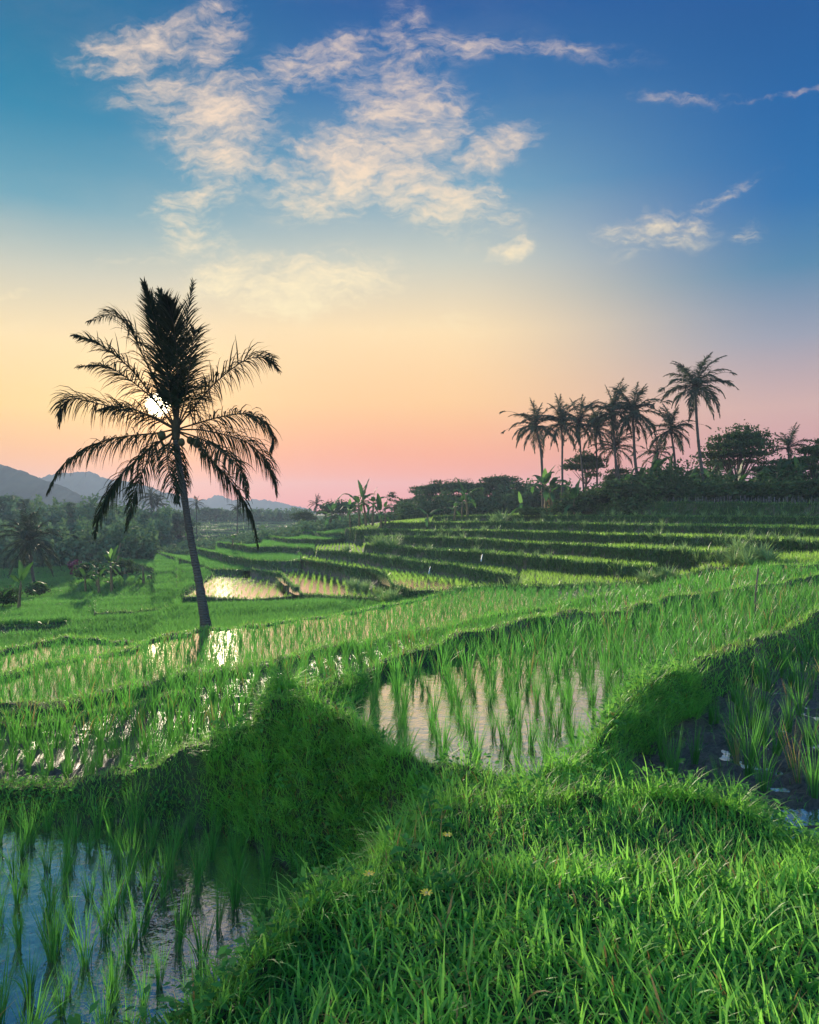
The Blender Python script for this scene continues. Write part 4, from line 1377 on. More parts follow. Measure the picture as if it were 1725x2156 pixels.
def banana(u, v, d, h, label, s=1.0, leaves=None, seed=0, group='banana plants', young=False, dry=0, zfix=None):
    """foot at pixel (u, v); h: height of the false stem"""
    g = np.random.default_rng(seed * 3 + 1)
    d2 = float(np.clip(hit(u, v, d * .55), d * .7, d * 1.7))
    h, s, d = h * d2 / d, s * d2 / d, d2
    p = at(u, v, d)
    p[2] = ground_z(p[0], p[1]) - .05 if zfix is None else zfix
    root = empty('banana_plant', tuple(p))
    tag(root, label, 'banana plant', group)
    lx = g.normal(0, .08) * h
    V, Q = tube([(0, 0, 0), (lx * .3, 0, h * .5), (lx, 0, h), (lx, 0, h + .35 * s)], [.13 * s, .10 * s, .075 * s, .03 * s], 8)
    mk('stem', V, Q, M['bstem'], root, smooth=True)
    leaves = leaves or ['up', 'mid', 'mid', 'mid', 'arc', 'arc', 'arc', 'low', 'hang']
    for i, k in enumerate(leaves):
        o = bpy.data.objects.new('leaf', BL[k][g.integers(0, 3)])
        COL.objects.link(o)
        o.parent = root
        o.location = (lx, 0, h + (.1 if k in ('up', 'mid') else -.1) * s)
        o.rotation_euler = (g.normal(0, .12), g.normal(0, .1), i * 2.4 + g.normal(0, .3))
        q = s * g.uniform(.8, 1.12)
        o.scale = (q, q, q)
    if young:
        o = bpy.data.objects.new('leaf', BY)
        o['label'] = 'bright upright new leaf'
        COL.objects.link(o)
        o.parent = root
        o.location = (lx, 0, h)
        o.rotation_euler = (0, g.normal(0, .08), g.uniform(1.2, 1.9))
        o.scale = (s, s, s)
    for i in range(dry):
        o = bpy.data.objects.new('leaf', BDRY)
        o['label'] = 'dead brown hanging leaf'
        COL.objects.link(o)
        o.parent = root
        o.location = (lx * .5, -.05, h * .85)
        o.rotation_euler = (0, 0, g.uniform(0, 6.28))
        o.scale = (s, s, s)
    return root


few = ['mid', 'arc', 'mid', 'low']
banana(1150, 1080, 60, 2.1, 'large banana plant with dead brown lower leaves, left end of the palm grove mound', 1.25, seed=1, young=True, dry=3)
banana(1098, 1086, 60, .9, 'small banana plant holding one bright yellow green leaf, terrace top', .95, ['low', 'low', 'arc'], seed=2, young=True)
banana(1163, 1078, 62, 1.9, 'banana plant just right of the large one at the mound', 1.1, seed=3, dry=1)
banana(694, 1118, 66, 1.6, 'banana plant with pink blossom sheath at the left end of the middle row', 1.0, seed=4)
banana(738, 1112, 66, 1.5, 'banana plant with two raised leaves, second in the middle row', 1.05, ['up', 'mid', 'mid', 'low'], seed=5, young=True)
banana(757, 1110, 66, 2.0, 'tall banana plant at the left of the dense clump in the middle row', 1.1, seed=6)
banana(771, 1109, 67, 2.4, 'tallest banana plant of the dense clump in the middle row', 1.15, ['up', 'up', 'mid', 'arc', 'low', 'hang'], seed=7)
banana(785, 1108, 66, 2.1, 'ragged banana plant at the right of the dense clump in the middle row', 1.05, seed=8)
banana(803, 1108, 66, 1.2, 'banana plant with wide raised leaves at the right end of the middle row', 1.0, ['mid', 'mid', 'up', 'low'], seed=9)
banana(812, 1107, 67, 1.5, 'small bushy banana plant behind the wide leaved one', .8, seed=10)
banana(901, 1105, 60, .7, 'little banana plant with orange dry base on the terrace edge', .75, ['mid', 'mid', 'low'], seed=11, dry=1)
banana(957, 1094, 60, .9, 'drooping young banana plant on the terrace below the trees', .8, few, seed=12)
banana(985, 1088, 68, 1.9, 'banana plant with two long raised leaves before the far trees', 1.05, ['mid', 'mid', 'arc', 'low', 'up'], seed=13)
banana(973, 1088, 72, 1.4, 'leafy banana plant beside the far trees', .9, seed=14)
banana(634, 1189, 46, .35, 'pale little banana plant on the edge of the green terrace', .62, ['arc', 'low', 'mid', 'low'], seed=15)
banana(490, 1150, 62, .5, 'dark small banana plant right of the big trunk', .9, few, seed=16)
banana(392, 1150, 68, .5, 'one leaved banana plant left of the big trunk', .8, ['low'], seed=17, young=True)
banana(40, 1290, 37, 1.5, 'bluish banana plant with upright leaves at the left edge', .78, ['up', 'up', 'mid', 'arc', 'low', 'low'], seed=18)
banana(236, 1250, 45, 1.9, 'broad banana plant in a clump on the left fields', .8, seed=19, young=True)
banana(209, 1252, 44, .95, 'smaller banana plant left of the broad one', .75, few, seed=20)
banana(181, 1250, 46, 1.0, 'leafy banana plant between the left palm and the field', .7, seed=21)
banana(388, 1235, 36, 1.0, 'X', .01, few, seed=22) if False else None
banana(205, 1238, 42, .9, 'thick banana clump left of the bare stemmed ones', .7, ['up', 'mid', 'arc', 'low', 'mid', 'arc'], seed=23)
banana(265, 1232, 42, .8, 'thin stemmed banana plant with flat shining leaves', .8, ['low', 'arc', 'low'], seed=24)
banana(303, 1232, 42, .9, 'banana plant with two folded hanging leaves', .72, ['hang', 'hang', 'low'], seed=25)
banana(318, 1224, 43, .35, 'tiny banana shoot beside the folded leaved one', .5, ['low', 'low', 'arc'], seed=26)
banana(249, 1180, 66, 1.5, 'tall thin banana plant at the far rim of the left fields', .9, ['mid', 'low', 'arc', 'low'], seed=27)
banana(278, 1170, 70, .5, 'small banana with a bright leaf above the curved terrace', .7, few, seed=28, young=True)
# inside the right grove
gbl = [(1210, 1056, 66, 1.4), (1375, 1048, 62, 2.6), (1392, 1048, 61, 3.0), (1345, 1050, 65, 2.0), (1418, 1050, 60, 2.4), (1445, 1050, 62, 1.8), (1500, 1050, 60, 2.0), (1522, 1052, 58, 1.2),
       (1560, 1052, 57, 1.6), (1580, 1052, 56, 1.0), (1605, 1052, 58, 2.0), (1632, 1052, 56, 2.2), (1655, 1052, 57, 1.6), (1690, 1052, 55, 2.5), (1712, 1052, 54, 3.0), (1318, 1052, 66, 1.2)]
bw_ = ['beside the leaning palm foot', 'with tall ragged leaves between palms', 'rising highest left of the tallest palm', 'low in the middle palms', 'left of the tallest palm trunk',
       'touching the tallest palm trunk', 'right of the tallest palm trunk', 'low before the round tree', 'under the round tree', 'with pale drooping leaves below the round tree', 'right of the round tree',
       'in the dark thicket', 'under the young far right palm', 'with one light green leaf near the right edge', 'tall one at the right edge of the picture', 'low between two palm trunks']
for i, ((u, v, d, h), w_) in enumerate(zip(gbl, bw_)):
    banana(u, v, d, h, 'dark banana plant ' + w_, 1.15, seed=40 + i, young=(i == 13), group='banana plants in the grove')


# ================================================================== broadleaf trees and bushes
def leaf_cloud(blobs, n, size, g, aspect=.6):
    """small leaf faces through a set of ellipsoids ((x, y, z), (rx, ry, rz)), denser at the shell"""
    vol = np.array([b[1][0] * b[1][1] * b[1][2] for b in blobs])
    pick = g.choice(len(blobs), n, p=vol ** .75 / (vol ** .75).sum())
    c = np.array([b[0] for b in blobs])[pick]
    r = np.array([b[1] for b in blobs])[pick]
    d = g.normal(0, 1, (n, 3))
    d /= np.linalg.norm(d, axis=1)[:, None]
    d[:, 2] = np.where(d[:, 2] < -.35, -d[:, 2] * .6, d[:, 2])
    rad = g.random((n, 1)) ** .38
    # gather leaves in sprays
    P = c + d * r * rad
    spray = np.round(P / (size * 3.2)) * (size * 3.2)
    P = P * .55 + spray * .45 + g.normal(0, size * .5, (n, 3))
    a = g.normal(0, 1, (n, 3))
    a[:, 2] -= .25
    a /= np.linalg.norm(a, axis=1)[:, None]
    b = np.cross(a, g.normal(0, 1, (n, 3)))
    b /= np.linalg.norm(b, axis=1)[:, None]
    s = size * g.uniform(.6, 1.3, (n, 1))
    a, b = a * s, b * s * aspect * .5
    V = np.stack([P - a * .5, P - b, P + a * .5, P + b], 1).reshape(-1, 3)
    Q = np.arange(n * 4).reshape(-1, 4)
    rv = np.clip(np.repeat(g.random(n) * .55 + (P[:, 2] - P[:, 2].min()) / (np.ptp(P[:, 2]) + .01) * .1 + (pick % 5) * .07, 4), 0, 1)
    return V, Q, rv


def tree_mesh(h, w, g, nb=9, n=2600, size=.3, trunk=.35, flat=.8, bare=.35):
    """returns data of crown and trunk meshes, foot at the origin"""
    blobs = []
    ends = []
    for i in range(nb):
        a = i * 2.4 + g.normal(0, .4)
        q = (i + .5) / nb
        rr = w * .5 * math.sqrt(q) * g.uniform(.55, .85)
        z = h * (bare + (1 - bare) * (.86 - .74 * q * g.uniform(.1, 1.15)))
        br = w * g.uniform(.14, .24)
        blobs.append(((math.cos(a) * rr, math.sin(a) * rr, z), (br * 1.25, br * 1.25, br * flat * 1.25)))
        ends.append((math.cos(a) * rr, math.sin(a) * rr, z - br * .2))
    V, Q, rv = leaf_cloud(blobs, n, size, g)
    crown = mk('crown', V, Q, M['crown'], rnd=rv, link=False).data
    A = Acc()
    r0 = trunk * .5
    top = np.array([g.normal(0, .03) * h, g.normal(0, .03) * h, h * bare])
    A.add(*tube(curve_pts([(0, 0, -.3), top * .5 + g.normal(0, .02 * h, 3) * (1, 1, 0), top], 8), np.linspace(r0 * 1.3, r0 * .8, 8), 8))
    for e in ends:
        mid = (top + np.array(e)) * .5 + np.array([0, 0, -.04 * h])
        A.add(*tube(curve_pts([top - (0, 0, .05 * h), mid, e], 7), np.linspace(r0 * .5, r0 * .1, 7), 5))
    fs = {}
    for f in A.F:
        fs.setdefault(f.shape[1], []).append(f)
    tr = mk('trunk', np.concatenate(A.V), [np.concatenate(f) for f in fs.values()], M['bark'], link=False).data
    return crown, tr


gt = np.random.default_rng(77)
TV = [tree_mesh(7, 5.5, gt, 12, 3600, .34, .30, .8, .30), tree_mesh(7, 4.2, gt, 11, 3000, .32, .25, .9, .30), tree_mesh(7, 6.5, gt, 12, 3400, .34, .35, .6, .5),
      tree_mesh(7, 3.2, gt, 8, 1700, .30, .2, .9, .45), tree_mesh(7, 6.0, gt, 20, 5200, .34, .3, .95, .10), tree_mesh(7, 2.6, gt, 7, 900, .30, .15, .7, .35)]


LIGHT = {}


def tree(u, vb, vt, d, variant, label, group=None, name='tree', wide=1.0, zfix=None):
    """tree with foot at row vb and top at row vt"""
    p = at(u, vb, d)
    gz = ground_z(p[0], p[1]) if zfix is None else zfix
    top = at(u, vt, d)[2]
    s = (top - gz) / 7.0
    root = empty(name, (p[0], p[1], gz), gt.uniform(0, 6.28), 1)
    root.scale = (s * wide, s * wide, s)
    tag(root, label, 'tree', group)
    tv = TV[variant]
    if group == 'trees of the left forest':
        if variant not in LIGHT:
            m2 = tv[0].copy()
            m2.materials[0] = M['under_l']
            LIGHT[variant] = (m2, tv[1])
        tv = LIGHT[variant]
    for nm, me in zip(('crown', 'trunk'), tv):
        o = bpy.data.objects.new(nm, me)
        COL.objects.link(o)
        o.parent = root
    return root


# right: the big round tree and its neighbours
big = tree_mesh(9.5, 9.2, np.random.default_rng(8), 22, 9500, .34, .7, .75, .30)
TV.append(big)


def tree_named(meshes, u, vb, vt, d, href, label, group=None):
    TV.append(meshes)
    return tree(u, vb, vt, d, len(TV) - 1, label, group)


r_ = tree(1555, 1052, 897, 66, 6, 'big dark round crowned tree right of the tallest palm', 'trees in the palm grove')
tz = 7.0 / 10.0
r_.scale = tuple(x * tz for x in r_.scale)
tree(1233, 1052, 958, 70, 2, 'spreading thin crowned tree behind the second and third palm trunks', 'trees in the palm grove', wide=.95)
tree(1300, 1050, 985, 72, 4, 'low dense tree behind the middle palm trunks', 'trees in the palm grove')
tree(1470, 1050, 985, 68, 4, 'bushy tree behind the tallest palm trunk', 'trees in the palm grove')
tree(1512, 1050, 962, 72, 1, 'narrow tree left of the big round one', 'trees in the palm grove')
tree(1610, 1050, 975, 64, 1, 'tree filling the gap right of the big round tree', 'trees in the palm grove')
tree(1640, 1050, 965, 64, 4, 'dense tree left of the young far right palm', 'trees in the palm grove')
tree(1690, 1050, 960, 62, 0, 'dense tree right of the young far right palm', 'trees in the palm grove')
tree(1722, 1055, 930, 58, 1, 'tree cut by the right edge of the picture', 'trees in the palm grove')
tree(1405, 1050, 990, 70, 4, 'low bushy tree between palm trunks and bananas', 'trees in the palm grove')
# middle: the far row
GT = 'trees in the far middle row'
mid = [(893, 1022, 0, 'left most round crown of the far row'), (918, 1014, 1, 'tall narrow crown, second in the far row'), (940, 1018, 2, 'flat crowned tree, third in the far row'), (966, 1015, 2, 'thin flat crowned tree, fourth in the far row'),
       (990, 1019, 0, 'rounded tree, fifth in the far row'), (1014, 1019, 1, 'narrow tree, sixth in the far row'), (1034, 1003, 4, 'dense full tree before the gap in the far row'), (1056, 1001, 0, 'highest crown of the far row'),
       (1086, 1018, 4, 'low dense tree right of the highest crown'), (1108, 1020, 1, 'tree just left of the large banana plant'), (1176, 1020, 0, 'tree behind the large banana plant'),
       (1203, 1028, 4, 'low tree between the first two palm trunks'), (1240, 1032, 0, 'low pale tree behind the thin palm trunks'), (1275, 1030, 4, 'low dark tree behind the fourth palm')]
for i, (u, vt, k, l) in enumerate(mid):
    tree(u, 1082, vt, 98 if u < 1130 else 84, k, l, GT, wide=1.15)
for i, (u, vt, k, l) in enumerate([(826, 1034, 5, 'thin open tree standing apart right of the banana clump'), (846, 1052, 1, 'short tree right of the thin open tree'), (862, 1050, 4, 'low tree, second right of the thin open tree'),
                                   (878, 1046, 4, 'low dense tree at the foot of the far row'), (836, 1062, 4, 'bushy low tree under the thin open tree')]):
    tree(u, 1086, vt, 100, k, l, GT)
for i, (u, vt, l) in enumerate([(722, 1058, 'small flat topped tree behind the banana row'), (700, 1062, 'small tree behind the left banana plant'), (640, 1078, 'tiny tree at the right foot of the far hill')]):
    tree(u, 1092, vt, 110, 2, l, GT)
# left: forest beyond the fields
GF = 'trees of the left forest'
gl = np.random.default_rng(99)
sky_l = [(12, 1042, 4, 'wide dark crown at the left edge of the forest'), (35, 1048, 0, 'tall dark crown behind the left palm'), (110, 1082, 4, 'round low crown right of the left palm'), (145, 1058, 3, 'small round crown standing clear on a thin trunk'),
         (133, 1076, 4, 'leafy crown under the small round one'), (172, 1072, 0, 'pale leafy tree in the middle of the left forest'), (193, 1062, 1, 'pointed tree left of the hanging fronds'), (222, 1070, 4, 'broad tree behind the lowest left frond'),
         (252, 1066, 0, 'tree between the two hanging left fronds'), (280, 1072, 4, 'tree behind the hanging frond tips'), (305, 1078, 1, 'tree below the two small palms'), (350, 1074, 4, 'tree right of the two small palms'), (376, 1078, 0, 'tree just left of the big trunk'),
         (402, 1070, 1, 'small tree just right of the big trunk'), (432, 1068, 4, 'round bush tree right of the big trunk'), (455, 1070, 0, 'feathery tree on the skyline right of the trunk'), (478, 1074, 1, 'small tree left of the right hanging fronds'),
         (520, 1074, 4, 'small tree behind the right hanging fronds'), (545, 1072, 3, 'narrow tree right of the hanging fronds'), (565, 1077, 4, 'low tree on the skyline before the far hill'), (590, 1078, 1, 'low spiky tree before the far hill'), (612, 1080, 4, 'last low tree before the far hill foot')]
for i, (u, vt, k, l) in enumerate(sky_l):
    d = 118 + gl.uniform(-6, 6)
    if u > 380:
        d = 208 + gl.uniform(-6, 6)
        tree(u, 1097, vt, d, k, l, GF, zfix=at(u, 1098, d)[2], wide=1.5)
        continue
    tree(u, 1110, vt, d, k if vt < 1064 else 4, l, GF, zfix=at(u, vt, d)[2] - gl.uniform(4.6, 6.0), wide=1.35)
words_a = ['dark', 'bluish', 'dense', 'shadowy', 'leafy', 'low', 'rounded', 'hazy']
slots = []
for row, (v0, dd, zoff) in enumerate([(1092, 108, 4.5), (1108, 98, 4.2), (1126, 90, 3.8)]):
    us = np.arange(-10 + row * 9, 300 - row * 10, 24)
    for j, u in enumerate(us):
        d = dd + gl.uniform(-3, 3)
        vt = v0 + gl.uniform(-7, 7) + (8 if u > 220 else 0)
        tree(u + gl.uniform(-5, 5), 1120, vt, d, 4,
             f'{words_a[(j * 3 + row) % 8]} tree, {onum(j)} from left in the {["upper", "middle", "lower"][row]} tier of the left forest slope', GF, zfix=at(u, vt, d)[2] - zoff, wide=1.3)

# ================================================================== bushes, tufts, small things
def bush_mesh(w, h, g, n=1400, size=.16, mt='under', nb=7):
    bl = []
    for i in range(nb):
        a = g.uniform(0, 6.28)
        r = w * .32 * math.sqrt(g.random())
        bl.append(((math.cos(a) * r, math.sin(a) * r, h * g.uniform(.3, .6)), (w * .25, w * .25, h * g.uniform(.3, .42))))
    V, Q, rv = leaf_cloud(bl, n, size, g)
    V[:, 2] = np.maximum(V[:, 2], -.1)
    return mk('bush', V, Q, M[mt], rnd=rv, link=False).data


gq = np.random.default_rng(55)
BM = [bush_mesh(2.0, 1.3, gq, 1500) for _ in range(3)]
ncount = 0


def bush(u, v, d, w, label, k=0, h=None, group='bushes'):
    if u < 700:
        d2 = float(np.clip(hit(u, v, d * .6), d * .7, d * 1.7))
        w, h, d = w * d2 / d, (h or w * .65) * d2 / d, d2
    p = at(u, v, d)
    gz = ground_z(p[0], p[1])
    o = bpy.data.objects.new('bush', BM[k % 3])
    COL.objects.link(o)
    o.location = (p[0], p[1], gz)
    o.rotation_euler = (0, 0, gq.uniform(0, 6.28))
    o.scale = (w / 2, w / 2, (h or w * .65) / 1.3)
    return tag(o, label, 'bush', group)


bush(298, 1232, 41, .1, 'x') if False else None
bush(258, 1225, 43, 1.9, 'dark round bush beside the left banana clump', 0, 1.6)
bush(74, 1262, 40, 1.5, 'dark low bush at the foot of the left palm', 1, 1.1)
bush(15, 1285, 36, 1.7, 'dark bush at the left edge under the bluish banana', 2, 1.3)
bush(190, 1228, 50, 2.4, 'dark bush behind the left banana clump', 1, 1.8)
bush(1190, 1068, 61, 3.4, 'rounded bush right of the large banana plant', 0, 1.7)
bush(1225, 1062, 60, 3.2, 'green bush on the mound below the third palm', 1, 1.6)
bush(1123, 1080, 61, 3.0, 'pale grassy bush left of the large banana plant', 2, 1.2)
bush(1310, 1055, 58, 4.4, 'big rounded bush overhanging the terrace wall', 1, 2.2)
bush(1275, 1055, 60, 3.4, 'bush left of the overhanging one', 0, 1.7)
bush(1350, 1054, 58, 3.2, 'bush right of the overhanging one', 2, 1.5)
bush(1420, 1054, 57, 3.6, 'low dark bush left of the tallest palm foot', 0, 1.7)
bush(1530, 1052, 55, 4.0, 'dark bush right of the tallest palm foot', 1, 2.0)
bush(1590, 1052, 54, 4.2, 'dark bush behind the stick fence', 2, 2.0)
bush(1655, 1052, 53, 4.0, 'dark bush behind the right part of the stick fence', 0, 2.0)
bush(1708, 1052, 52, 3.6, 'dark bush at the right end of the stick fence', 1, 2.2)
bush(1470, 1052, 60, 3.6, 'dark bush just behind the tallest palm foot', 2, 2.2)
bush(1385, 1052, 60, 3.8, 'dark bush behind the low banana leaves', 0, 2.2)
bush(1245, 1050, 66, 4.0, 'bush around the thin palm feet', 1, 2.0)
bush(1290, 1048, 66, 4.0, 'bush around the middle palm feet', 2, 2.4)


def grass_tuft(L, nb, g, w=.022, lean=.5):
    az_ = g.uniform(0, 6.28, nb)
    r = g.uniform(0, .12, nb)
    P = np.stack([np.cos(az_) * r, np.sin(az_) * r, np.full(nb, -.05)], 1)
    V, Q, k = blades(P, az_ + g.normal(0, .4, nb), L * g.uniform(.5, 1.05, nb), w * g.uniform(.6, 1.3, nb), g.uniform(.02, lean, nb), g.uniform(.3, 1.5, nb), 4)
    return mk('grass_tuft', V, Q, M['tuft'], rnd=np.repeat(g.random(nb), k), link=False).data


TM = [grass_tuft(1.0, 46, gq, .030, .55) for _ in range(5)]
TB = [grass_tuft(1.0, 170, gq, .030, .9) for _ in range(3)]


def tuft(x, y, s, label, group, big=False, z=None):
    o = bpy.data.objects.new('grass_tuft', (TB if big else TM)[gq.integers(0, 3 if big else 5)])
    COL.objects.link(o)
    o.location = (x, y, ground_z(x, y) if z is None else z)
    o.rotation_euler = (0, 0, gq.uniform(0, 6.28))
    o.scale = (s * (1.1 if big else .9), s * (1.1 if big else .9), s)
    return tag(o, label, 'grass tuft', group)


def along(ei, us, s, word):
    e = EDGES[ei]
    us = sorted(us)
    for i, u in enumerate(us):
        d = float(np.interp(u, e['u'], e['d']))
        # find the crest in the raised ground itself
        ci = int(round((u - US[0]) / 3.6))
        col = HZ[:, ci]
        w = (DS > d - 1.5) & (DS < d + 1.5)
        idx = np.nonzero(w)[0]
        gr = np.diff(col[idx])
        k = idx[int(np.argmax(gr))] + 1
        y = DS[k] + .1
        x = (u - CU) / F * y
        tuft(x, y, s * gq.uniform(1.05, 1.5), f'grey green grass tuft, {onum(i)} from left on the {word}', 'grass tufts along the terrace edges')


names = {}
for i, e in enumerate(EDGES):
    names[i] = e
hill = [i for i, e in enumerate(EDGES) if e['typ'] == [(760, HILLR)] or e['typ'] == [(768, HILLR)] or e['typ'] == [(720, HILLR)] or e['typ'] == [(790, HILLR)] or e['typ'] == [(900, HILLR)] or e['typ'] == [(1140, VEG)]]
# hill[0] lowest ... hill[5] wall under the grove; tuft columns read from the photograph
e3 = [i for i, e in enumerate(EDGES) if e['typ'] == [(664, HILLR)]][0]
along(e3, [818, 832, 855, 868, 890, 905, 935, 980], .42, 'long riser above the water outlets')
along(hill[0], [862, 886, 905, 1003, 1040, 1062, 1096, 1130, 1150, 1158], .55, 'lowest riser of the right slope')
along(hill[1], [805, 838, 880, 925, 935, 960, 975, 1004, 1010, 1050, 1110, 1385, 1414, 1440, 1468, 1495, 1515, 1535], .62, 'second riser of the right slope')
along(hill[2], [890, 912, 930, 950, 965, 1020, 1048, 1372, 1388, 1410, 1512, 1530, 1545, 1578, 1612, 1635, 1668, 1690, 1720], .62, 'third riser of the right slope')
along(hill[3], [935, 985, 1002, 1035, 1053, 1085, 1100, 1120, 1140, 1176, 1232, 1310, 1365, 1395, 1450], .60, 'fourth riser of the right slope')
along(hill[4], [1055, 1080, 1095, 1145, 1162, 1178, 1196, 1216, 1270, 1291, 1306, 1338, 1360, 1376, 1397, 1420, 1482, 1507, 1536, 1557, 1578, 1603, 1654, 1680, 1702], .58, 'top riser of the right slope')
along(hill[5], [1347, 1395, 1443], .55, 'ledge below the palm grove wall')
# big fountain shaped grasses
for (u, v, d, s, l) in [(1092, 1212, 32.8, .95, 'big rounded grass tuft at the blunt end of the riser above the outlet'), (1370, 1228, 28.5, .75, 'round ball of grass on the right slope foot'), (1388, 1215, 29, .85, 'feathery grass behind the ball of grass'),
                        (1408, 1212, 29, .9, 'tall feathery grass right of the ball of grass'), (1356, 1208, 29.5, .75, 'grass left of the ball of grass'),
                        (1545, 1190, 27.8, 1.0, 'left grass of the big pale thicket on the right slope'), (1562, 1180, 28.3, 1.25, 'second grass of the big pale thicket'), (1580, 1180, 28.0, 1.2, 'middle grass of the big pale thicket'),
                        (1600, 1180, 27.8, 1.15, 'fourth grass of the big pale thicket'), (1618, 1176, 27.2, 1.0, 'right grass of the big pale thicket'), (1575, 1195, 27.0, .9, 'front grass of the big pale thicket'), (1555, 1172, 29.0, 1.1, 'back grass of the big pale thicket'),
                        (828, 1252, 33.6, 1.0, 'dark pillar of grass at the corner of the flooded terrace'), (812, 1248, 34.2, 1.1, 'pale shaggy grass left of the dark pillar'), (798, 1240, 37.5, .9, 'shaggy grass, second left of the dark pillar'),
                        (770, 1232, 40, .95, 'shaggy grass on the flooded terrace wall'), (752, 1224, 41, .9, 'left shaggy grass on the flooded terrace wall'), (740, 1216, 42, .85, 'small shaggy grass at the left of the terrace wall'),
                        (655, 1256, 36.2, .75, 'left of two dark grass clumps by the shining water'), (673, 1256, 36.0, .7, 'right of two dark grass clumps by the shining water'),
                        (1057, 1086, 62, 1.7, 'big pale round grass on the terrace end'), (1042, 1086, 63, 1.3, 'grass left of the big pale round one'), (730, 1148, 55, 1.0, 'dark grass clump on the green terraces'),
                        (795, 1140, 53, 1.3, 'dark bushy grass at the joint of two risers'), (828, 1132, 52, 1.4, 'dark tall grass at the joint of two risers'), (811, 1136, 52.5, 1.2, 'grass between the dark clumps of the riser joint'),
                        (590, 1228, 46, .8, 'grass at the tip of the curved bund')]:
    p = at(u, v, d)
    tuft(p[0], p[1], s, l, 'large grass clumps on the terraces', big=True)

# stick fence along the wall under the grove
fence = empty('stick_fence', tuple(at(1480, 1062, 52.5)))
tag(fence, 'low fence of thin upright sticks on top of the terrace wall under the grove', 'fence')
fb = np.array(fence.location)
for i in range(92):
    u = 1395 + i * 3.7 + gq.normal(0, .8)
    d = float(np.interp(u, [1203, 1300, 1400, 1560, 1725, 2060], [60, 57.5, 55, 52, 50, 47])) + .55
    x, y = (u - CU) / F * d, d
    z = ground_z(x, y)
    h = gq.uniform(.2, .62)
    r = gq.uniform(.018, .035)
    V, Q = tube(np.array([(x, y, z - .1), (x + gq.normal(0, .03), y, z + h)]) - fb, [r, r * .8], 5)
    mk('stick', V, Q, M['pale_wood'], fence)

# far stubble fence line on the skyline left of the middle row
# stick in the middle paddy
p = at(1590, 1302, 12.6)
gz = ground_z(p[0], p[1])
V, Q = tube([(0, 0, 0), (.01, 0, .5), (.06, 0, .95)], [.018, .016, .013], 6)
o = mk('stick', V, Q, M['wood'])
o.location = (p[0], p[1], gz)
tag(o, 'thin bare wooden stick standing upright in the rice at the right', 'stick')

# water spouts falling from terrace to terrace
for (u, v0, v1, d, l) in [(906, 1193, 1208, 40.0, 'thin white water outlet falling from the riser left of the other'), (1016, 1167, 1182, 38.6, 'thin white water outlet falling from the right riser')]:
    a, b = at(u + 1, v0, d), at(u - 3, v1, d - .6)
    P = [a, a * .6 + b * .4 + (0, 0, .06), b]
    V, Q = tube(np.array(curve_pts(P, 8)) - a, np.linspace(.015, .035, 8), 6)
    o = mk('water_spout', V, Q, M['spout'], smooth=True)
    o.location = tuple(a)
    tag(o, l, 'water spout', 'water outlets between the terraces')

# red leaved plant at the bund, magenta shrub at the left forest edge
for (u, v, d, s, mt, l, nm) in [(897, 1232, 29.6, .45, 'red_leaf', 'small dark red leaved plant on the bund beyond the rice', 'red_plant'), (157, 1186, 70, 1.5, 'pink_leaf', 'dark magenta shrub at the edge of the left forest', 'magenta_shrub')]:
    V, Q, rv = leaf_cloud([((0, 0, s * .5), (s * .4, s * .4, s * .45))], 160, s * .3, gq)
    o = mk(nm, V, Q, M[mt], rnd=rv)
    p = at(u, v, d)
    o.location = (p[0], p[1], ground_z(p[0], p[1]))
    tag(o, l, 'shrub')


# scattered undergrowth between the named plants
def thicket(umin, umax, d0, d1, n, size, h, g, zf=None):
    u = g.uniform(umin, umax, n)
    d = g.uniform(d0, d1, n)
    x = (u - CU) / F * d
    z, _ = look(x, d)
    hh = h * (.25 + 1.1 * np.clip(vnoise(u * .06, d * .25), 0, 1))
    P = np.stack([x, d, z + g.random(n) * hh], 1)
    P += g.normal(0, .2, (n, 3))
    a = g.normal(0, 1, (n, 3))
    a /= np.linalg.norm(a, axis=1)[:, None]
    b = np.cross(a, g.normal(0, 1, (n, 3)))
    b /= np.linalg.norm(b, axis=1)[:, None]
    s = size * g.uniform(.5, 1.4, (n, 1))
    a, b = a * s, b * s * .35
    V = np.stack([P - a * .5, P - b, P + a * .5, P + b], 1).reshape(-1, 3)
    return V, np.arange(n * 4).reshape(-1, 4), np.repeat(np.clip(g.random(n) * .7 + vnoise(u * .1, d * .4) * .4, 0, 1), 4)


ua, ub = Acc(), Acc()
ua.add(*thicket(1185, 1300, 60.5, 72, 9000, .26, 1.6, gq))
ua.add(*thicket(1290, 1820, 55, 70, 34000, .28, 2.6, gq))
ua.add(*thicket(840, 1200, 84, 100, 16000, .45, 3.4, gq))
ua.add(*thicket(640, 860, 92, 112, 5000, .4, 1.2, gq))
ub.add(*thicket(-90, 330, 78, 125, 60000, .5, 4.5, gq))
ub.add(*thicket(330, 660, 202, 225, 9000, .8, 3.0, gq))
ub.add(*thicket(-90, 360, 100, 125, 30000, .6, 6.0, gq))
ub.add(*thicket(300, 760, 82, 110, 26000, .35, 1.1, gq))
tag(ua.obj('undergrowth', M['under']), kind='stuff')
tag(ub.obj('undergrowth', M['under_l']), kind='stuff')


# ================================================================== foreground details
def near_pt(u, v, z0=-1.8):
    d = -z0 * F / (v - CV)
    for _ in range(4):
        z = ground_z((u - CU) / F * d, d)
        d = -z * F / (v - CV)
    return np.array([(u - CU) / F * d, d, ground_z((u - CU) / F * d, d)])


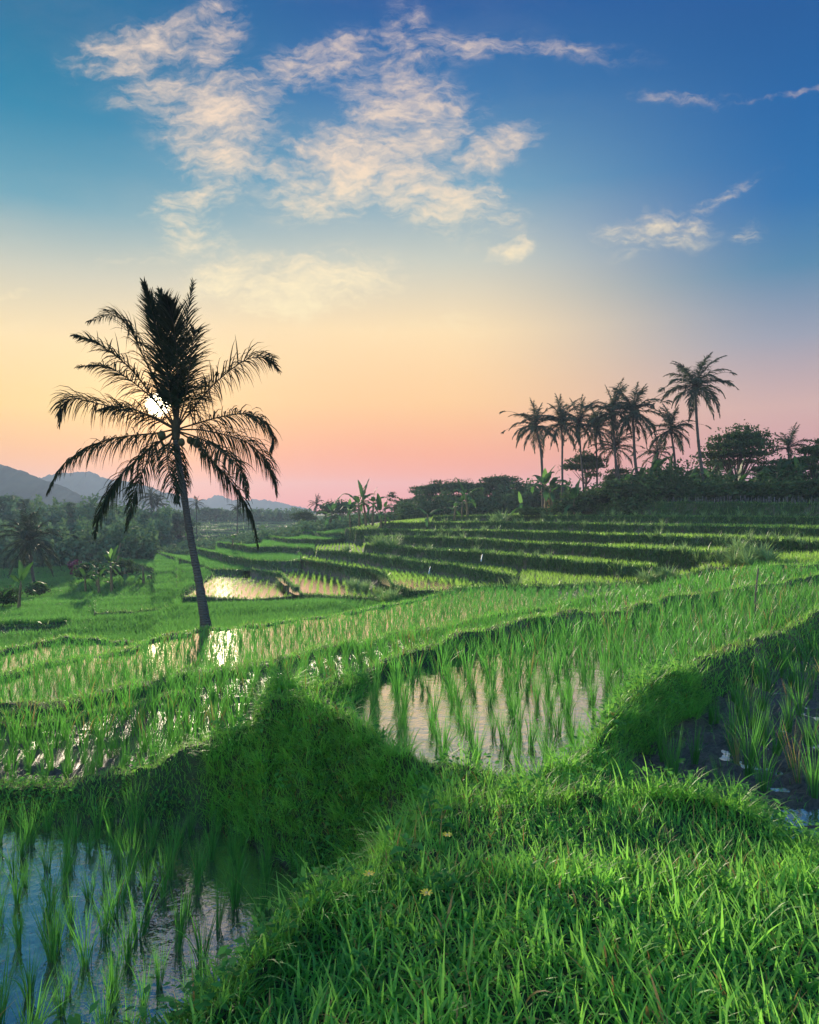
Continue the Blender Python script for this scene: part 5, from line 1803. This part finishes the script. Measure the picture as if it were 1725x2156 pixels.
def flower(u, v, h, label):
    p = near_pt(u, v)
    root = empty('yellow_flower', tuple(p), gq.uniform(0, 6.28))
    tag(root, label, 'flower', 'yellow flowers in the foreground grass')
    V, Q = tube([(0, 0, 0), (.01, 0, h * .6), (.0, .01, h)], [.0022, .002, .0018], 5)
    mk('stem', V, Q, M['weed'], root, rnd=np.full(len(V), .4))
    A = Acc()
    for i in range(8):
        a = i * math.pi / 4 + gq.normal(0, .08)
        c, s = math.cos(a), math.sin(a)
        t = gq.uniform(.2, .5)
        pr = [(0.0, .0, 0), (.012, -.005, .003), (.024, -.004, .006 * t * 3), (.028, 0, .004), (.024, .004, .006 * t * 3), (.012, .005, .003)]
        V = np.array([(c * x - s * y, s * x + c * y, h + z) for x, y, z in pr])
        A.add(V, np.array([[0, 1, 2, 3], [0, 3, 4, 5]]))
    A.obj('petals', M['flower'], root)
    V, Q = tube([(0, 0, h - .004), (0, 0, h + .003), (0, 0, h + .007)], [.005, .007, .003], 8)
    mk('flower_centre', V, Q, M['dry'], root)


flower(898, 1985, .20, 'yellow flower lowest in the foreground grass at centre')
flower(942, 1830, .17, 'half closed yellow flower in the grass above the lowest one')
flower(777, 1925, .18, 'small yellow flower at the left rim of the grass bank')

# broadleaf weeds on the shaded slope and the bank
def weed(p, s, nl, label, group, lean_out=-.4):
    A = Acc()
    for i in range(nl):
        a = i * 2.4 + gq.normal(0, .3)
        q = i / nl
        L = s * gq.uniform(.35, .6) * (1 - .3 * q)
        c = np.array([0, 0, s * (.15 + .85 * q)])
        dr = np.array([math.cos(a), math.sin(a), gq.uniform(-.1, .5)])
        dr /= np.linalg.norm(dr)
        sd = np.cross(dr, (0, 0, 1))
        sd /= np.linalg.norm(sd)
        w = L * .30
        b0 = c + dr * L * .2
        V = [c, b0 + dr * L * .15 - sd * w * .8 + (0, 0, .01), b0 + dr * L * .4 - sd * w + (0, 0, .012), b0 + dr * L * .8 + (0, 0, -.02), b0 + dr * L * .4 + sd * w + (0, 0, .012), b0 + dr * L * .15 + sd * w * .8 + (0, 0, .01), b0 + dr * L * .35]
        A.add(np.array(V), np.array([[0, 1, 2, 6], [6, 2, 3, 3 + 0], [6, 3, 4, 4 + 0], [0, 6, 4, 5]])[[0, 3]], gq.random())
        A.add(np.array(V), np.array([[2, 3, 6], [3, 4, 6]]), gq.random())
    st = Acc().add(*tube([(0, 0, -.03), (.01, 0, s * .5), (0, 0, s)], [s * .02, s * .016, s * .008], 5))
    root = empty('leafy_weed', tuple(p), gq.uniform(0, 6.28))
    tag(root, label, 'weed', group)
    A.obj('leaves', M['weed'], root)
    st.obj('stem', M['weed'], root)
    return root


wd = [(905, 1740, .22, 'leafy weed at the shaded top of the gully'), (880, 1782, .24, 'leafy weed half way down the shaded slope'), (928, 1770, .20, 'leafy weed where slope and bank meet'), (860, 1840, .22, 'leafy weed low in the dark gully'),
      (715, 1700, .18, 'small weed on the dark slope face'), (590, 1655, .16, 'small weed on the left of the dark slope'), (940, 1905, .16, 'low weed at the left edge of the bank'), (760, 2080, .15, 'broad leaved weed near the lower left rim of the bank'),
      (1180, 1945, .13, 'broad leaved weed in the middle of the bank'), (1370, 2035, .14, 'round leaved weed low on the bank'), (450, 2130, .13, 'weed at the bottom edge beside the pool'), (1520, 1880, .12, 'low weed on the right side of the bank')]
for u, v, s, l in wd:
    weed(near_pt(u, v, -2.2 if u < 930 else -1.8), s, int(gq.integers(9, 15)), l, 'leafy weeds')

# ================================================================== hills and air
def ridge(name, pts, d, depth, seed, umin=-500, umax=1900):
    """a hill range: skyline at distance d falling away in front and behind"""
    us = np.arange(umin, umax, 4.0)
    pts = sorted(pts)
    vs = np.interp(us, [p[0] for p in pts], [p[1] for p in pts])
    zc = (CV - vs) * d / F
    zc = zc + (fbm(us * .11 + seed, us * 0 + seed, 4) * 5.5 + fbm(us * .6 + seed, us * 0 + 2, 2) * 2.6) * d / 1000
    k = np.array([-1, -.8, -.62, -.46, -.32, -.2, -.1, -.03, 0, .05, .2, .5, 1])
    fall = np.array([0, .10, .24, .40, .56, .72, .87, .97, 1, .98, .8, .4, 0])
    X = (us[None, :] - CU) / F * (d + k[:, None] * depth * .0 + 0) + 0 * k[:, None]
    Y = d + k[:, None] * depth + 0 * us[None, :]
    n = fbm(us[None, :] * .03 + seed, k[:, None] * 3 + seed, 4)
    Z = -14 + (zc[None, :] + 14) * fall[:, None] + n * 22 * (1 - np.abs(fall[:, None] * 2 - 1)) * d / 1000
    r, c = Z.shape
    i = (np.arange(r - 1)[:, None] * c + np.arange(c - 1)[None, :]).ravel()
    o = mk(name, np.stack([X, Y, Z], -1).reshape(-1, 3), np.stack([i, i + 1, i + c + 1, i + c], 1), M['hill'], smooth=False)
    return tag(o, kind='structure')


ridge('hill', [(-500, 950), (-200, 958), (0, 977), (32, 986), (60, 998), (95, 1010), (128, 1024), (160, 1040), (200, 1056), (260, 1078), (400, 1100), (1900, 1100)], 430, 110, 3)
ridge('hill', [(-500, 1000), (60, 1012), (110, 1000), (150, 994), (190, 994), (215, 1006), (240, 1010), (290, 1018), (340, 1034), (400, 1050), (430, 1062), (480, 1085), (600, 1100), (1900, 1100)], 690, 140, 11)
ridge('hill', [(-500, 1060), (380, 1058), (400, 1050), (432, 1052), (460, 1044), (490, 1053), (540, 1052), (575, 1055), (600, 1060), (630, 1066), (660, 1076), (720, 1084), (900, 1090), (1900, 1090)], 930, 130, 19)

hb = [(-900, -12, -15), (900, 1075, 46)]
(x0, y0, z0), (x1, y1, z1) = hb
V = [(x, y, z) for x in (x0, x1) for y in (y0, y1) for z in (z0, z1)]
Q = [[0, 1, 3, 2], [4, 6, 7, 5], [0, 4, 5, 1], [2, 3, 7, 6], [0, 2, 6, 4], [1, 5, 7, 3]]
HAZE = 0.00065


def haze_build():
    m = bpy.data.materials.new('air')
    m.use_nodes = True
    t = m.node_tree
    t.nodes.clear()
    out = t.nodes.new('ShaderNodeOutputMaterial')
    pv = t.nodes.new('ShaderNodeVolumePrincipled')
    pv.inputs['Density'].default_value = HAZE
    pv.inputs['Color'].default_value = (0.44, 0.56, 0.80, 1)
    pv.inputs['Anisotropy'].default_value = 0.3
    t.links.new(pv.outputs[0], out.inputs[1])
    return m


hz_o = mk('haze', np.array(V, float), np.array(Q), haze_build())
tag(hz_o, kind='stuff')
